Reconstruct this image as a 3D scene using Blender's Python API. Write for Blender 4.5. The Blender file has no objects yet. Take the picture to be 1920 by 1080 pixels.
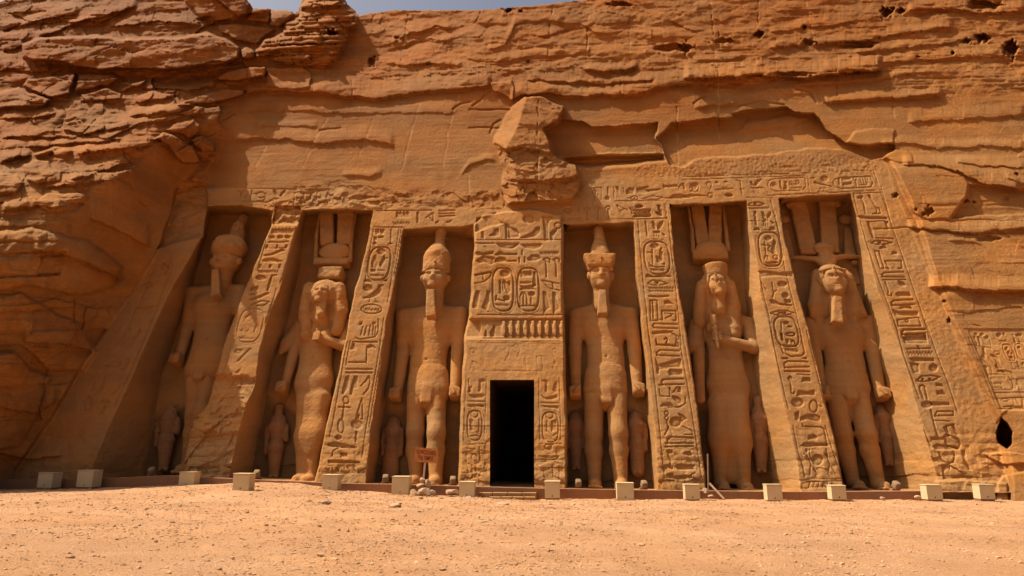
import bpy, math, random
import numpy as np
from mathutils import Matrix, Vector

SC = bpy.context.scene
COL = SC.collection
rng = np.random.RandomState(7)
random.seed(7)

# ---------------------------------------------------------------- camera
FPX, W_, H_ = 1300.0, 1920.0, 1080.0
TH, PSI, ROLL, ALPHA = map(math.radians, (13.0, 4.2, 0.55, 19.5))
CAM = np.array([0.0, 0.0, 1.31])
YF = 24.1                                  # foot of the carved face
_r0 = np.array([math.cos(PSI), math.sin(PSI), 0.0])
FWD = np.array([-math.sin(PSI)*math.cos(TH), math.cos(PSI)*math.cos(TH), math.sin(TH)])
_u0 = np.cross(_r0, FWD)
RGT = _r0*math.cos(ROLL) + _u0*math.sin(ROLL)
UPV = -_r0*math.sin(ROLL) + _u0*math.cos(ROLL)
cam_d = bpy.data.cameras.new("camera")
cam_d.sensor_width = 36.0
cam_d.lens = FPX/W_*36.0
cam_d.clip_start, cam_d.clip_end = 0.05, 3000.0
cam = bpy.data.objects.new("camera", cam_d)
COL.objects.link(cam)
cam.matrix_world = Matrix(((RGT[0], UPV[0], -FWD[0], CAM[0]),
                           (RGT[1], UPV[1], -FWD[1], CAM[1]),
                           (RGT[2], UPV[2], -FWD[2], CAM[2]), (0, 0, 0, 1)))
SC.camera = cam

# ---------------------------------------------------------------- light
VU = np.array([1.0, 0.0, 0.0])
VV = np.array([0.0, math.sin(ALPHA), math.cos(ALPHA)])      # up along the leaning face
VN = np.array([0.0, -math.cos(ALPHA), math.sin(ALPHA)])     # out of the face
O3 = np.array([0.0, YF, 0.0])
SUN = -0.53*VU + 0.79*VV + 0.275*VN
SUN = SUN/np.linalg.norm(SUN)
sun_el = math.asin(SUN[2]); sun_az = math.atan2(SUN[0], SUN[1])
sl = bpy.data.lights.new("sun", 'SUN')
sl.energy, sl.angle, sl.color = 5.0, math.radians(0.5), (1.0, 0.92, 0.78)
so = bpy.data.objects.new("sun", sl)
COL.objects.link(so)
so.rotation_euler = Vector(SUN.tolist()).to_track_quat('Z', 'Y').to_euler()
wd = bpy.data.worlds.new("World")
SC.world = wd
wd.use_nodes = True
nt = wd.node_tree
bg = nt.nodes['Background']
sky = nt.nodes.new('ShaderNodeTexSky')
sky.sky_type = 'NISHITA'
sky.sun_disc = False
sky.sun_elevation, sky.sun_rotation = sun_el, sun_az
sky.air_density, sky.dust_density, sky.ozone_density = 0.9, 9.0, 0.3
nt.links.new(sky.outputs[0], bg.inputs[0])
bg.inputs[1].default_value = 0.082
SC.view_settings.view_transform = 'Standard'
SC.view_settings.look = 'None'
SC.view_settings.exposure = 0.42
SC.cycles.max_bounces = 6
SC.cycles.diffuse_bounces = 2

# ---------------------------------------------------------------- projection helpers
def rays(px, py):
    px = np.asarray(px, float)[..., None]; py = np.asarray(py, float)[..., None]
    return FWD*FPX + RGT*(px - 960.0) + UPV*(540.0 - py)

def hit(px, py, d=0.0):
    """world point where the sight line meets the face plane pushed out by d"""
    R = rays(px, py)
    t = (np.asarray(d, float) - (CAM - O3) @ VN)/(R @ VN)
    return CAM + R*t[..., None]

def fac(P):
    """world -> (u, v, n) of the face"""
    Q = np.asarray(P) - O3
    return np.stack([Q @ VU, Q @ VV, Q @ VN], -1)

def wor(F):
    F = np.asarray(F)
    return O3 + F[..., 0:1]*VU + F[..., 1:2]*VV + F[..., 2:3]*VN

def jp(px, py, d=0.0):
    return fac(hit(px, py, d))

def hy(px, py, Y):
    """world point on the upright plane y = Y"""
    R = rays(px, py)
    return CAM + R*((Y - CAM[1])/R[..., 1])[..., None]

def pxm(px, py, d=0.0):
    """photo pixels per metre at a point of the face"""
    P = hit(px, py, d)
    return FPX/float((P - CAM) @ FWD)

# ---------------------------------------------------------------- noise
_perm = np.random.RandomState(3).permutation(4096)
_gr = np.random.RandomState(4).uniform(0, 2*math.pi, 4096)
_gx, _gy = np.cos(_gr), np.sin(_gr)
_rv = np.random.RandomState(5).uniform(-1, 1, 4096)

def _h(ix, iy):
    return _perm[(_perm[ix & 4095] + iy) & 4095]

def hsh(ix, iy):
    return _rv[_h(np.asarray(ix).astype(np.int64), np.asarray(iy).astype(np.int64))]

def pnoise(x, y):
    ix = np.floor(x).astype(np.int64); iy = np.floor(y).astype(np.int64)
    fx = x - ix; fy = y - iy
    sx = fx*fx*fx*(fx*(fx*6 - 15) + 10); sy = fy*fy*fy*(fy*(fy*6 - 15) + 10)
    def g(a, b):
        h = _h(ix + a, iy + b)
        return _gx[h]*(fx - a) + _gy[h]*(fy - b)
    n0 = g(0, 0); n1 = g(1, 0); n2 = g(0, 1); n3 = g(1, 1)
    a = n0 + sx*(n1 - n0); b = n2 + sx*(n3 - n2)
    return (a + sy*(b - a))*1.45

def fbm(x, y, o=4, gain=0.5, seed=0.0):
    s = np.zeros(np.broadcast(x, y).shape); a = 1.0
    for k in range(o):
        s += a*pnoise(x + seed + 17.3*k, y - seed + 9.1*k)
        x = x*2.03; y = y*2.03; a *= gain
    return s

def facets(u, v, seed=0):
    """broken rock: every Voronoi cell is its own tilted plane; returns height and distance to the break"""
    iu = np.floor(u).astype(np.int64); iv = np.floor(v).astype(np.int64)
    b1 = np.full(u.shape, 9.0); b2 = np.full(u.shape, 9.0); val = np.zeros(u.shape)
    for a in (-1, 0, 1):
        for b in (-1, 0, 1):
            x = iu + a; y = iv + b
            h = _h(x + seed*13, y - seed*7)
            du = u - (x + .5 + .45*_rv[h]); dv = v - (y + .5 + .45*_rv[(h*7 + 11) & 4095])
            d = du*du + dv*dv
            z = .5*_rv[(h*3 + 5) & 4095] + .7*_rv[(h*5 + 3) & 4095]*du + .7*_rv[(h*11 + 7) & 4095]*dv
            n = d < b1
            b2 = np.where(n, b1, np.minimum(b2, d)); val = np.where(n, z, val); b1 = np.where(n, d, b1)
    return val, np.sqrt(b2) - np.sqrt(b1)

def ss(t):
    t = np.clip(t, 0, 1)
    return t*t*(3 - 2*t)

# ---------------------------------------------------------------- objects
def newobj(name, V, F, mat, parent=None, smooth=True, loc=None, cols=None):
    """V: world verts, F: list / array of faces (quads array, or list of tuples)"""
    me = bpy.data.meshes.new(name)
    V = np.asarray(V, float)
    org = np.zeros(3) if loc is None else np.asarray(loc, float)
    if isinstance(F, np.ndarray):
        n, k = F.shape
        me.vertices.add(len(V)); me.vertices.foreach_set("co", (V - org).ravel())
        me.loops.add(n*k); me.loops.foreach_set("vertex_index", F.ravel().astype(np.int32))
        me.polygons.add(n); me.polygons.foreach_set("loop_start", np.arange(0, n*k, k, dtype=np.int32))
        me.update(calc_edges=True)
    else:
        me.from_pydata((V - org).tolist(), [], F)
    me.polygons.foreach_set("use_smooth", np.full(len(me.polygons), bool(smooth)))
    if cols is not None:
        at = me.color_attributes.new("tint", 'FLOAT_COLOR', 'POINT')
        at.data.foreach_set("color", np.asarray(cols, np.float32).ravel())
    me.update()
    if mat is not None:
        me.materials.append(mat)
    o = bpy.data.objects.new(name, me)
    COL.objects.link(o)
    o.location = org.tolist()
    if parent is not None:
        o.parent = parent
        o.location = (org - np.array(parent.location)).tolist()
    return o

def tag(o, label=None, cat=None, group=None, kind=None):
    if label: o["label"] = label
    if cat: o["category"] = cat
    if group: o["group"] = group
    if kind: o["kind"] = kind
    return o

def thing(name, label, cat, loc, group=None):
    o = bpy.data.objects.new(name, None)
    COL.objects.link(o)
    o.location = [float(c) for c in loc]
    o.empty_display_size = 0.2
    return tag(o, label, cat, group)

# ---------------------------------------------------------------- materials
def mk_mat(name):
    m = bpy.data.materials.new(name)
    m.use_nodes = True
    t = m.node_tree
    b = t.nodes['Principled BSDF']
    b.inputs['Roughness'].default_value = 0.92
    b.inputs['Specular IOR Level'].default_value = 0.15
    return m, t, b

def rock_mat(name, c_lo, c_mid, c_hi, band=0.5, grain=1.0, tint=False, bump=0.03, strata=(0.05, 0.05, 1.6), hue=1.0, gw=0.22):
    m, t, b = mk_mat(name)
    N = t.nodes; L = t.links
    geo = N.new('ShaderNodeNewGeometry')
    mp = N.new('ShaderNodeMapping'); mp.inputs['Scale'].default_value = strata
    L.new(geo.outputs['Position'], mp.inputs[0])
    n1 = N.new('ShaderNodeTexNoise'); n1.inputs['Scale'].default_value = 1.0; n1.inputs['Detail'].default_value = 6; n1.inputs['Roughness'].default_value = 0.6
    L.new(mp.outputs[0], n1.inputs['Vector'])                        # bedding bands
    n2 = N.new('ShaderNodeTexNoise'); n2.inputs['Scale'].default_value = 0.45; n2.inputs['Detail'].default_value = 8; n2.inputs['Roughness'].default_value = 0.65
    L.new(geo.outputs['Position'], n2.inputs['Vector'])              # broad mottling
    n3 = N.new('ShaderNodeTexNoise'); n3.inputs['Scale'].default_value = 14.0*grain; n3.inputs['Detail'].default_value = 6; n3.inputs['Roughness'].default_value = 0.7
    L.new(geo.outputs['Position'], n3.inputs['Vector'])              # grain
    def mth(op, a, b_):
        q = N.new('ShaderNodeMath'); q.operation = op
        for i, v in ((0, a), (1, b_)):
            if isinstance(v, (int, float)): q.inputs[i].default_value = v
            else: L.new(v, q.inputs[i])
        return q.outputs[0]
    f = mth('ADD', mth('MULTIPLY', n1.outputs[0], band), mth('MULTIPLY', n2.outputs[0], 1.0 - band))
    f = mth('ADD', mth('MULTIPLY', f, 1.0 - gw), mth('MULTIPLY', n3.outputs[0], gw))
    cr = N.new('ShaderNodeValToRGB')
    e = cr.color_ramp.elements
    e[0].position, e[0].color = 0.34, (*c_lo, 1)
    e[1].position, e[1].color = 0.66, (*c_hi, 1)
    x = e.new(0.5); x.color = (*c_mid, 1)
    L.new(f, cr.inputs[0])
    out = cr.outputs[0]
    n6 = N.new('ShaderNodeTexNoise'); n6.inputs['Scale'].default_value = 0.33; n6.inputs['Detail'].default_value = 7; n6.inputs['Roughness'].default_value = 0.62
    mp3 = N.new('ShaderNodeMapping'); mp3.inputs['Location'].default_value = (31.0, 7.0, 3.0); mp3.inputs['Scale'].default_value = (1.0, 1.0, 1.9)
    L.new(geo.outputs['Position'], mp3.inputs[0]); L.new(mp3.outputs[0], n6.inputs['Vector'])
    c2 = N.new('ShaderNodeValToRGB')                                  # buff and grey patches against rusty ones
    c2.color_ramp.elements[0].position = 0.38; c2.color_ramp.elements[0].color = (0.86, 0.95, 1.18, 1)
    c2.color_ramp.elements[1].position = 0.64; c2.color_ramp.elements[1].color = (1.04, 0.97, 0.86, 1)
    L.new(n6.outputs[0], c2.inputs[0])
    mz = N.new('ShaderNodeMixRGB'); mz.blend_type = 'MULTIPLY'; mz.inputs[0].default_value = hue
    L.new(out, mz.inputs[1]); L.new(c2.outputs[0], mz.inputs[2])
    out = mz.outputs[0]
    if tint:
        at = N.new('ShaderNodeVertexColor'); at.layer_name = 'tint'
        mx = N.new('ShaderNodeMixRGB'); mx.blend_type = 'MULTIPLY'; mx.inputs[0].default_value = 1.0
        L.new(out, mx.inputs[1]); L.new(at.outputs[0], mx.inputs[2])
        out = mx.outputs[0]
    L.new(out, b.inputs['Base Color'])
    n4 = N.new('ShaderNodeTexNoise'); n4.inputs['Scale'].default_value = 9.0*grain; n4.inputs['Detail'].default_value = 9; n4.inputs['Roughness'].default_value = 0.72
    L.new(geo.outputs['Position'], n4.inputs['Vector'])
    mp2 = N.new('ShaderNodeMapping'); mp2.inputs['Scale'].default_value = (0.6, 0.6, 9.0)
    L.new(geo.outputs['Position'], mp2.inputs[0])
    n5 = N.new('ShaderNodeTexNoise'); n5.inputs['Scale'].default_value = 1.0; n5.inputs['Detail'].default_value = 7; n5.inputs['Roughness'].default_value = 0.65
    L.new(mp2.outputs[0], n5.inputs['Vector'])
    hgt = mth('ADD', n4.outputs[0], mth('MULTIPLY', n5.outputs[0], band*0.4))
    bp = N.new('ShaderNodeBump'); bp.inputs['Strength'].default_value = 1.0; bp.inputs['Distance'].default_value = bump
    L.new(hgt, bp.inputs['Height']); L.new(bp.outputs[0], b.inputs['Normal'])
    return m

M_CLIFF = rock_mat("cliff sandstone", (0.240, 0.097, 0.022), (0.325, 0.141, 0.036), (0.405, 0.187, 0.056), band=0.5, tint=True, bump=0.045)
M_CARVED = rock_mat("carved sandstone", (0.295, 0.136, 0.038), (0.380, 0.183, 0.055), (0.45, 0.226, 0.074), band=0.4, tint=True, bump=0.03)
M_CARVED_PLAIN = rock_mat("terrace stone", (0.32, 0.150, 0.05), (0.40, 0.20, 0.07), (0.46, 0.24, 0.09), band=0.1, bump=0.03)
M_STATUE = rock_mat("statue sandstone", (0.315, 0.144, 0.041), (0.40, 0.190, 0.058), (0.47, 0.231, 0.076), band=0.6, bump=0.035, grain=1.2, strata=(0.10, 0.10, 2.9))
M_SMALL = rock_mat("shade darkened stone", (0.21, 0.095, 0.036), (0.29, 0.133, 0.050), (0.37, 0.172, 0.066), band=0.6, bump=0.035, grain=1.2, strata=(0.10, 0.10, 2.9))  # statue stone with the deep niche shade put into its colour
M_GRAVEL = rock_mat("gravel stones", (0.27, 0.145, 0.07), (0.45, 0.255, 0.125), (0.64, 0.40, 0.22), band=0.0, grain=0.7, bump=0.01, hue=0.3)
M_SAND = rock_mat("desert sand", (0.38, 0.187, 0.082), (0.53, 0.275, 0.128), (0.66, 0.377, 0.193), band=0.0, grain=3.0, bump=0.06, hue=0.3, gw=0.55)
M_STONE = rock_mat("pale stone", (0.34, 0.21, 0.11), (0.46, 0.29, 0.16), (0.56, 0.37, 0.22), band=0.1, grain=1.5, bump=0.02)
M_KERB = rock_mat("kerb stone", (0.25, 0.115, 0.052), (0.31, 0.146, 0.066), (0.36, 0.175, 0.082), band=0.2, bump=0.01, grain=2)

def flat_mat(name, c, rough=0.6, var=0.12, scale=6.0):
    m, t, b = mk_mat(name)
    N = t.nodes; L = t.links
    geo = N.new('ShaderNodeNewGeometry')
    n = N.new('ShaderNodeTexNoise'); n.inputs['Scale'].default_value = scale; n.inputs['Detail'].default_value = 6
    L.new(geo.outputs['Position'], n.inputs['Vector'])
    cr = N.new('ShaderNodeValToRGB')
    cr.color_ramp.elements[0].position = 0.3; cr.color_ramp.elements[0].color = (*[q*(1 - var) for q in c], 1)
    cr.color_ramp.elements[1].position = 0.7; cr.color_ramp.elements[1].color = (*[min(1, q*(1 + var)) for q in c], 1)
    L.new(n.outputs[0], cr.inputs[0]); L.new(cr.outputs[0], b.inputs['Base Color'])
    b.inputs['Roughness'].default_value = rough
    return m
# ================================================================ relief field of the rock face
def _axis(segs):
    out = []
    for a, b, s in segs:
        out.append(np.arange(a, b, s))
    return np.concatenate(out)
QX = 1.3
XS = _axis([(-380, -24, 6.0), (-24, 1944, QX), (1944, 2330, 6.0)])
YS = _axis([(-240, -24, 8.0), (-24, 330, 1.6), (330, 936, QX), (936, 985, 5.0)])
PX, PY = np.meshgrid(XS, YS)
NR, NC = PX.shape
F0 = jp(PX, PY)
U0, V0 = F0[..., 0], F0[..., 1]
wob1 = fbm(U0*1.1, V0*1.1, 4, seed=1.0)
wob2 = fbm(U0*1.1, V0*1.1, 4, seed=31.0)
WX = PX + 2.4*wob1
WY = PY + 2.4*wob2
D = np.zeros_like(PX)
T = np.ones(PX.shape + (3,))
LAB = np.zeros(PX.shape, np.int16)

def win(pts, pad):
    x0 = min(p[0] for p in pts) - pad; x1 = max(p[0] for p in pts) + pad
    y0 = min(p[1] for p in pts) - pad; y1 = max(p[1] for p in pts) + pad
    i0, i1 = np.searchsorted(YS, (y0, y1)); j0, j1 = np.searchsorted(XS, (x0, x1))
    return slice(i0, i1), slice(j0, j1)

def inside_dist(pts, X, Y):
    """signed distance, positive inside"""
    d2 = np.full(X.shape, 1e18); ins = np.zeros(X.shape, bool)
    n = len(pts)
    for k in range(n):
        ax, ay = pts[k]; bx, by = pts[(k + 1) % n]
        ex, ey = bx - ax, by - ay
        L = ex*ex + ey*ey + 1e-12
        t = np.clip(((X - ax)*ex + (Y - ay)*ey)/L, 0, 1)
        d2 = np.minimum(d2, (X - ax - t*ex)**2 + (Y - ay - t*ey)**2)
        if ay != by:
            c = (ay > Y) != (by > Y)
            ins ^= c & (X < ax + (Y - ay)*ex/(by - ay))
    d = np.sqrt(d2)
    return np.where(ins, d, -d)

def line_dist(pts, X, Y):
    d2 = np.full(X.shape, 1e18)
    for k in range(len(pts) - 1):
        ax, ay = pts[k]; bx, by = pts[k + 1]
        ex, ey = bx - ax, by - ay
        L = ex*ex + ey*ey + 1e-12
        t = np.clip(((X - ax)*ex + (Y - ay)*ey)/L, 0, 1)
        d2 = np.minimum(d2, (X - ax - t*ex)**2 + (Y - ay - t*ey)**2)
    return np.sqrt(d2)

def pmask(pts, soft=1.5, warp=1.0, pad=None):
    """(window, weight): 1 inside the outline, edge softened inwards"""
    w = win(pts, 8)
    X = PX[w] + (WX[w] - PX[w])*warp; Y = PY[w] + (WY[w] - PY[w])*warp
    return w, ss(inside_dist(pts, X, Y)/soft)

def block(pts, ht, hb=None, soft=3.0, warp=1.0, dome=0.0):
    """raise an outline: ht along its top, hb along its bottom; dome (px) rounds it"""
    hb = ht if hb is None else hb
    w = win(pts, 8)
    X = PX[w] + (WX[w] - PX[w])*warp; Y = PY[w] + (WY[w] - PY[w])*warp
    sd = inside_dist(pts, X, Y)
    m = ss(sd/soft)
    if dome: m = m*(0.35 + 0.65*(1 - np.exp(-np.maximum(sd, 0)/dome)))
    y0 = min(p[1] for p in pts); y1 = max(p[1] for p in pts)
    t = np.clip((PY[w] - y0)/(y1 - y0), 0, 1)
    D[w] += m*(ht + (hb - ht)*t)
    return w, sd

def ledge(pts, h, fall=22.0, lip=3.0, under=0.0, warp=0.8, ends=12.0):
    """overhanging bed edge: rock above the line stands out by h"""
    xs = [p[0] for p in pts]; ys = [p[1] for p in pts]
    w = win(pts, fall*3 + 10)
    X = PX[w]; Y = PY[w] + (WY[w] - PY[w])*warp
    jag = 1.6*hsh(np.floor(X/13.0 + xs[0]), np.floor(X*0) + int(ys[0])) + 1.2*hsh(np.floor(X/31.0 + ys[0]), np.floor(X*0) + int(xs[0]))
    t = np.interp(X, xs, ys) + jag*min(1.0, fall/12.0) - Y
    e = ss((X - xs[0])/ends)*ss((xs[-1] - X)/ends)
    up = np.where(t > 0, np.clip(t/max(lip*.7, 1.6), 0, 1)*(1 - ss((t - fall*.5)/(fall*1.5))), 0)
    dn = np.where(t <= 0, np.exp(np.minimum(t, 0)/8.0), 0)
    D[w] += e*(h*up - under*dn)

def groove(pts, wd, dep, warp=0.8, tint=None):
    w = win(pts, wd*3 + 6)
    X = PX[w] + (WX[w] - PX[w])*warp; Y = PY[w] + (WY[w] - PY[w])*warp
    m = np.exp(-(line_dist(pts, X, Y)/wd)**2)
    D[w] -= dep*m
    if tint is not None:
        brk = ss((pnoise(PX[w]*0.045 + pts[0][0], PY[w]*0.06) + 0.25)*2.2)
        k = (m*brk)[..., None]
        T[w] = T[w]*(1 - k) + np.array(tint)*k

def pit(cx, cy, rx, ry, dep):
    w = win([(cx - rx*1.6, cy - ry*1.6), (cx + rx*1.6, cy + ry*1.6)], 3)
    X = WX[w]; Y = WY[w]
    r = np.sqrt(((X - cx)/rx)**2 + ((Y - cy)/ry)**2)*(1 + .55*pnoise(X*2.2/(rx + 4), Y*2.2/(ry + 4)))
    D[w] -= dep*.8*ss((1.2 - r)/0.8)

# ---- 1. broad shape of the rock (metres out of the carved face)
ctrl = [(-380,-240,1.5),(0,0,1.3),(250,20,.9),(470,30,.3),(560,40,-.3),(620,70,-.55),(700,30,-.7),(720,100,-.55),(850,60,-.25),(600,120,-.2),(1000,20,0),(1400,0,0),(1900,0,.2),(2330,-100,.3),
 (700,-240,0),(1400,-240,0),
 (-380,150,2.6),(0,150,2.1),(250,150,1.3),(450,140,.5),(600,150,.25),(900,140,.12),(1300,140,.12),(1900,150,.3),(2330,200,.5),
 (0,240,3.2),(200,215,2.0),(400,190,.75),(520,200,.05),(700,220,0),(900,220,0),(1100,260,0),(1400,250,0),(1600,230,0),
 (385,240,.85),(300,266,2.2),(215,340,3.1),(165,365,3.5),(130,400,4.0),(0,400,5.0),(-200,420,6.0),(-380,420,6.5),(60,320,3.9),
 (405,290,0.05),(345,345,0),(330,400,0),(300,465,0),(250,545,0),(175,650,0),(100,780,0),(30,880,0),
 (275,345,1.7),(245,430,1.5),(150,440,3.1),(150,560,1.8),(60,560,3.3),(80,680,1.8),(-20,700,3.3),(20,800,1.4),(-60,850,2.2),
 (-200,800,4.0),(-200,600,5.2),(-380,700,6.0),(-30,930,1.0),(20,950,0.1),(-300,940,3.5),
 (450,330,0),(450,500,0),(400,650,0),(330,600,0),(350,800,0),(200,800,0),(180,900,0),(500,420,0),(600,400,0),(600,600,0),(550,800,0),(700,380,0),(800,500,0),
 (800,700,0),(800,900,0),(500,930,0),(960,360,0),(960,500,0),(960,800,0),(1100,400,0),(1200,600,0),(1200,850,0),(1400,380,0),(1400,600,0),(1400,850,0),
 (1600,360,0),(1600,600,0),(1600,850,0),(1700,500,0),(1800,700,0),(1850,850,0),(1800,930,0),(1200,940,0),(1200,340,0),(1500,320,0),
 (1750,330,.1),(1850,420,.15),(1900,560,.15),(1900,700,.12),(1930,850,.2),(2100,500,.6),(2330,850,1.2),(2100,300,.55),(2100,800,.7)]
ca = np.array(ctrl, float)
ca_xy = ca[:, :2]/100.0
def _k(A, B):
    return np.sqrt(((A[:, None, :] - B[None, :, :])**2).sum(-1) + 0.05)
Mx = np.zeros((len(ca) + 3,)*2)
Mx[:len(ca), :len(ca)] = _k(ca_xy, ca_xy); Mx[:len(ca), len(ca)] = 1; Mx[:len(ca), len(ca)+1:] = ca_xy
Mx[len(ca), :len(ca)] = 1; Mx[len(ca)+1:, :len(ca)] = ca_xy.T
wts = np.linalg.solve(Mx, np.concatenate([ca[:, 2], np.zeros(3)]))
cx_ = np.arange(-390, 2350, 12.0); cy_ = np.arange(-250, 1000, 12.0)
gx_, gy_ = np.meshgrid(cx_, cy_)
gp = np.stack([gx_.ravel(), gy_.ravel()], -1)/100.0
gv = (_k(gp, ca_xy) @ wts[:len(ca)] + wts[len(ca)] + gp @ wts[len(ca)+1:]).reshape(gx_.shape)
def bil(G, X, Y):
    fx = (X - cx_[0])/12.0; fy = (Y - cy_[0])/12.0
    ix = np.floor(fx).astype(int); iy = np.floor(fy).astype(int)
    a = fx - ix; b = fy - iy
    return (G[iy, ix]*(1-a) + G[iy, ix+1]*a)*(1-b) + (G[iy+1, ix]*(1-a) + G[iy+1, ix+1]*a)*b
BASE = bil(gv, PX, PY)

# ---- outlines of the larger loose masses
B_BLOCK = [(39,83),(69,69),(120,67),(183,65),(229,71),(321,69),(396,60),(430,74),(450,88),(451,112),(420,122),(370,130),(315,133),(250,132),(177,133),(142,129),(108,117),(58,116),(41,106)]
BOULDER = [(477,92),(494,75),(529,58),(533,42),(560,31),(563,10),(583,-16),(642,-12),(652,10),(673,31),(669,50),(656,54),(652,79),(638,98),(627,123),(608,126),(558,124),(513,118),(508,106),(479,111)]
S_ROUND = [(452,92),(462,87),(474,89),(479,97),(477,110),(466,114),(453,112)]
C_ONE = [(473,16),(490,15),(508,16),(506,30),(503,43),(480,42),(458,40),(466,26)]
C_TWO = [(509,20),(530,18),(548,21),(551,25),(546,36),(525,52),(504,50),(505,33)]
LUMP = [(330,-30),(350,10),(375,36),(410,44),(440,42),(462,30),(472,12),(466,-30)]
S_TIP = [(406,143),(429,130),(479,124),(500,128),(498,143),(433,154),(412,152)]
P_ONE = [(42,161),(50,148),(92,142),(142,134),(140,150),(133,177),(100,186),(71,178)]
P_TWO = [(143,137),(180,134),(208,135),(231,146),(204,162),(170,168),(138,175)]
P_THREE = [(-80,176),(0,171),(37,161),(56,173),(100,187),(83,200),(0,204),(-80,206)]
S_SHELF = [(330,198),(360,183),(420,166),(460,167),(455,178),(400,193),(345,200)]
S_PAD = [(330,212),(370,200),(378,202),(385,214),(350,217)]
W_ONE = [(286,262),(306,248),(322,249),(340,262),(359,275),(372,292),(384,305),(342,307),(330,296),(318,276),(300,262)]
W_TWO = [(366,254),(378,250),(400,268),(408,276),(405,286),(380,288),(362,276),(356,262)]
W_THREE = [(330,228),(365,222),(376,232),(377,246),(357,262),(330,250),(312,244)]
K_ONE = [(117,232),(150,226),(157,232),(196,234),(196,244),(160,252),(132,248),(118,245)]
QUIET = [B_BLOCK, P_ONE, P_TWO, P_THREE, W_ONE, W_TWO, S_TIP, C_ONE, C_TWO, S_SHELF, [(60,245),(160,212),(330,185),(470,165),(380,200),(300,215),(120,240),(60,256)],
         [(250,190),(330,150),(460,150),(500,180),(330,185),(160,212),(100,230)], [(690,30),(900,22),(1300,0),(1500,0),(1400,60),(1250,80),(1000,90),(760,105),(690,100)]]
# ---- zones
TEMPLE = [(388,352),(335,350),(322,400),(300,463),(250,545),(175,650),(100,780),(30,880),(0,990),(1905,990),(1893,905),(1883,878),(1867,794),
          (1822,698),(1784,609),(1765,561),(1741,508),(1706,419),(1675,350),(1662,298),(1480,322),(1250,330),(1110,335),(1075,372),(960,384),(890,388),(760,384),(700,378),(640,352)]
tw = ss(inside_dist(TEMPLE, PX, PY)/10.0 + 0.5)                       # 1 on the dressed temple front
CUT = [(405,290),(440,190),(520,178),(930,165),(1010,190),(1250,180),(1400,200),(1600,215),(1690,240),(1660,330),(1100,345),(940,400),(640,372),(380,360)]
cw = ss(inside_dist(CUT, WX, WY)/18.0 + 0.5)                          # old quarried slope over the front
WALL = [(300,272),(225,335),(170,368),(135,402),(110,520),(180,560),(250,545),(300,465),(325,400),(340,345),(395,300)]
ww = ss(inside_dist(WALL, WX, WY)/14.0 + 0.5)                         # cut return wall on the left
D += BASE*(1 - tw)

def strata(u, v, th, bw, seed, dip=0.0):
    r = np.random.RandomState(seed)
    b = np.cumsum(th*r.uniform(0.35, 1.7, 400)) - 40
    vv = v + dip*u + 0.11*fbm(u*0.3, v*0.3, 3, seed=seed) + 0.05*pnoise(u*2.1, v*2.1)
    L = np.clip(np.searchsorted(b, vv) - 1, 0, len(b) - 2)
    lo = vv - b[L]; hi = b[L+1] - vv
    wl = bw*(1.0 + 0.7*hsh(L, L*0 + 11))
    s = (u + 0.20*pnoise(u*1.3 + L, v*1.3) + 0.25*lo)/wl + hsh(L, L*0 + 5)*9
    i = np.floor(s); fr = s - i
    ed = np.minimum(fr, 1 - fr)*wl
    pr = 0.55*hsh(i, L) + 0.45*hsh(L, L*0 + 77)
    keep = (hsh(i + 91, L) > -0.2)*1.0
    rnd = np.exp(-np.minimum(lo, hi)/0.07) + keep*np.exp(-ed/0.07)
    return pr, np.minimum(rnd, 1.0)

top = ss((195 - WY - 0.00*WX)/40.0)
lft = ss((470 - WX)/60.0)*ss((320 - WY + 0.30*(WX))/200.0 + 0.5)
wild = np.clip(np.maximum(top, lft)*(1 - tw)*(1 - cw)*(1 - ww), 0, 1)
rgt = ss((WX - 1690)/50.0)*(1 - tw)*(1 - top)
low_l = ss((300 - WX)/60.0)*(1 - tw)*(1 - ww)*(1 - top)
leftness = ss((640 - WX)/260.0)
amp = np.clip(0.035*top*(1 - tw)*(1 - cw)*(1 - leftness) + 0.075*wild*leftness + 0.10*rgt*0.35 + 0.16*low_l*(1 - wild), 0, 0.4)
p1, e1 = strata(U0, V0, 1.15, 4.2, 21, dip=-0.05)
p2, e2 = strata(U0, V0, 0.28, 1.5, 22, dip=-0.03)
calm = np.zeros_like(PX)
for q in QUIET:
    w_, m_ = pmask(q, 6.0, 1.0); calm[w_] = np.maximum(calm[w_], m_)
amp = amp*(1 - 0.75*calm)
D += amp*(p1*1.1 + 0.30*p2 - 0.26*e1 - 0.07*e2)
D += (1 - tw)*(0.10*fbm(U0*0.5, V0*0.9, 5, seed=3.0)*(0.22 + .9*wild) + 0.018*fbm(U0*2.4, V0*3.4, 4, seed=8.0)*(0.25 + wild*.9))
fw = U0 + .35*pnoise(U0*.8, V0*.8); fv = V0 + .35*pnoise(U0*.8 + 9, V0*.8)
f1, g1 = facets(fw*.19, fv*.42, 1); f2, g2 = facets(fw*.62 + 5, fv*1.2, 2); f3, g3 = facets(fw*2.6, fv*3.6, 3)
D += wild*leftness*(0.34*f1 + 0.075*f2*(1 - .5*calm) - .05*np.exp(-g1/.02)) + calm*wild*0.05*f2
D += low_l*(1 - wild)*(0.09*f1 + .02*f2) + rgt*(0.035*f1 + .012*f2) + (1 - tw)*(1 - leftness)*top*(0.05*f1 + .02*f2)
D += low_l*0.20*fbm(U0*0.35, V0*0.35, 4, seed=13.0) + 0.05*ww*fbm(U0*0.7, V0*0.7, 3, seed=2.0)
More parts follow.
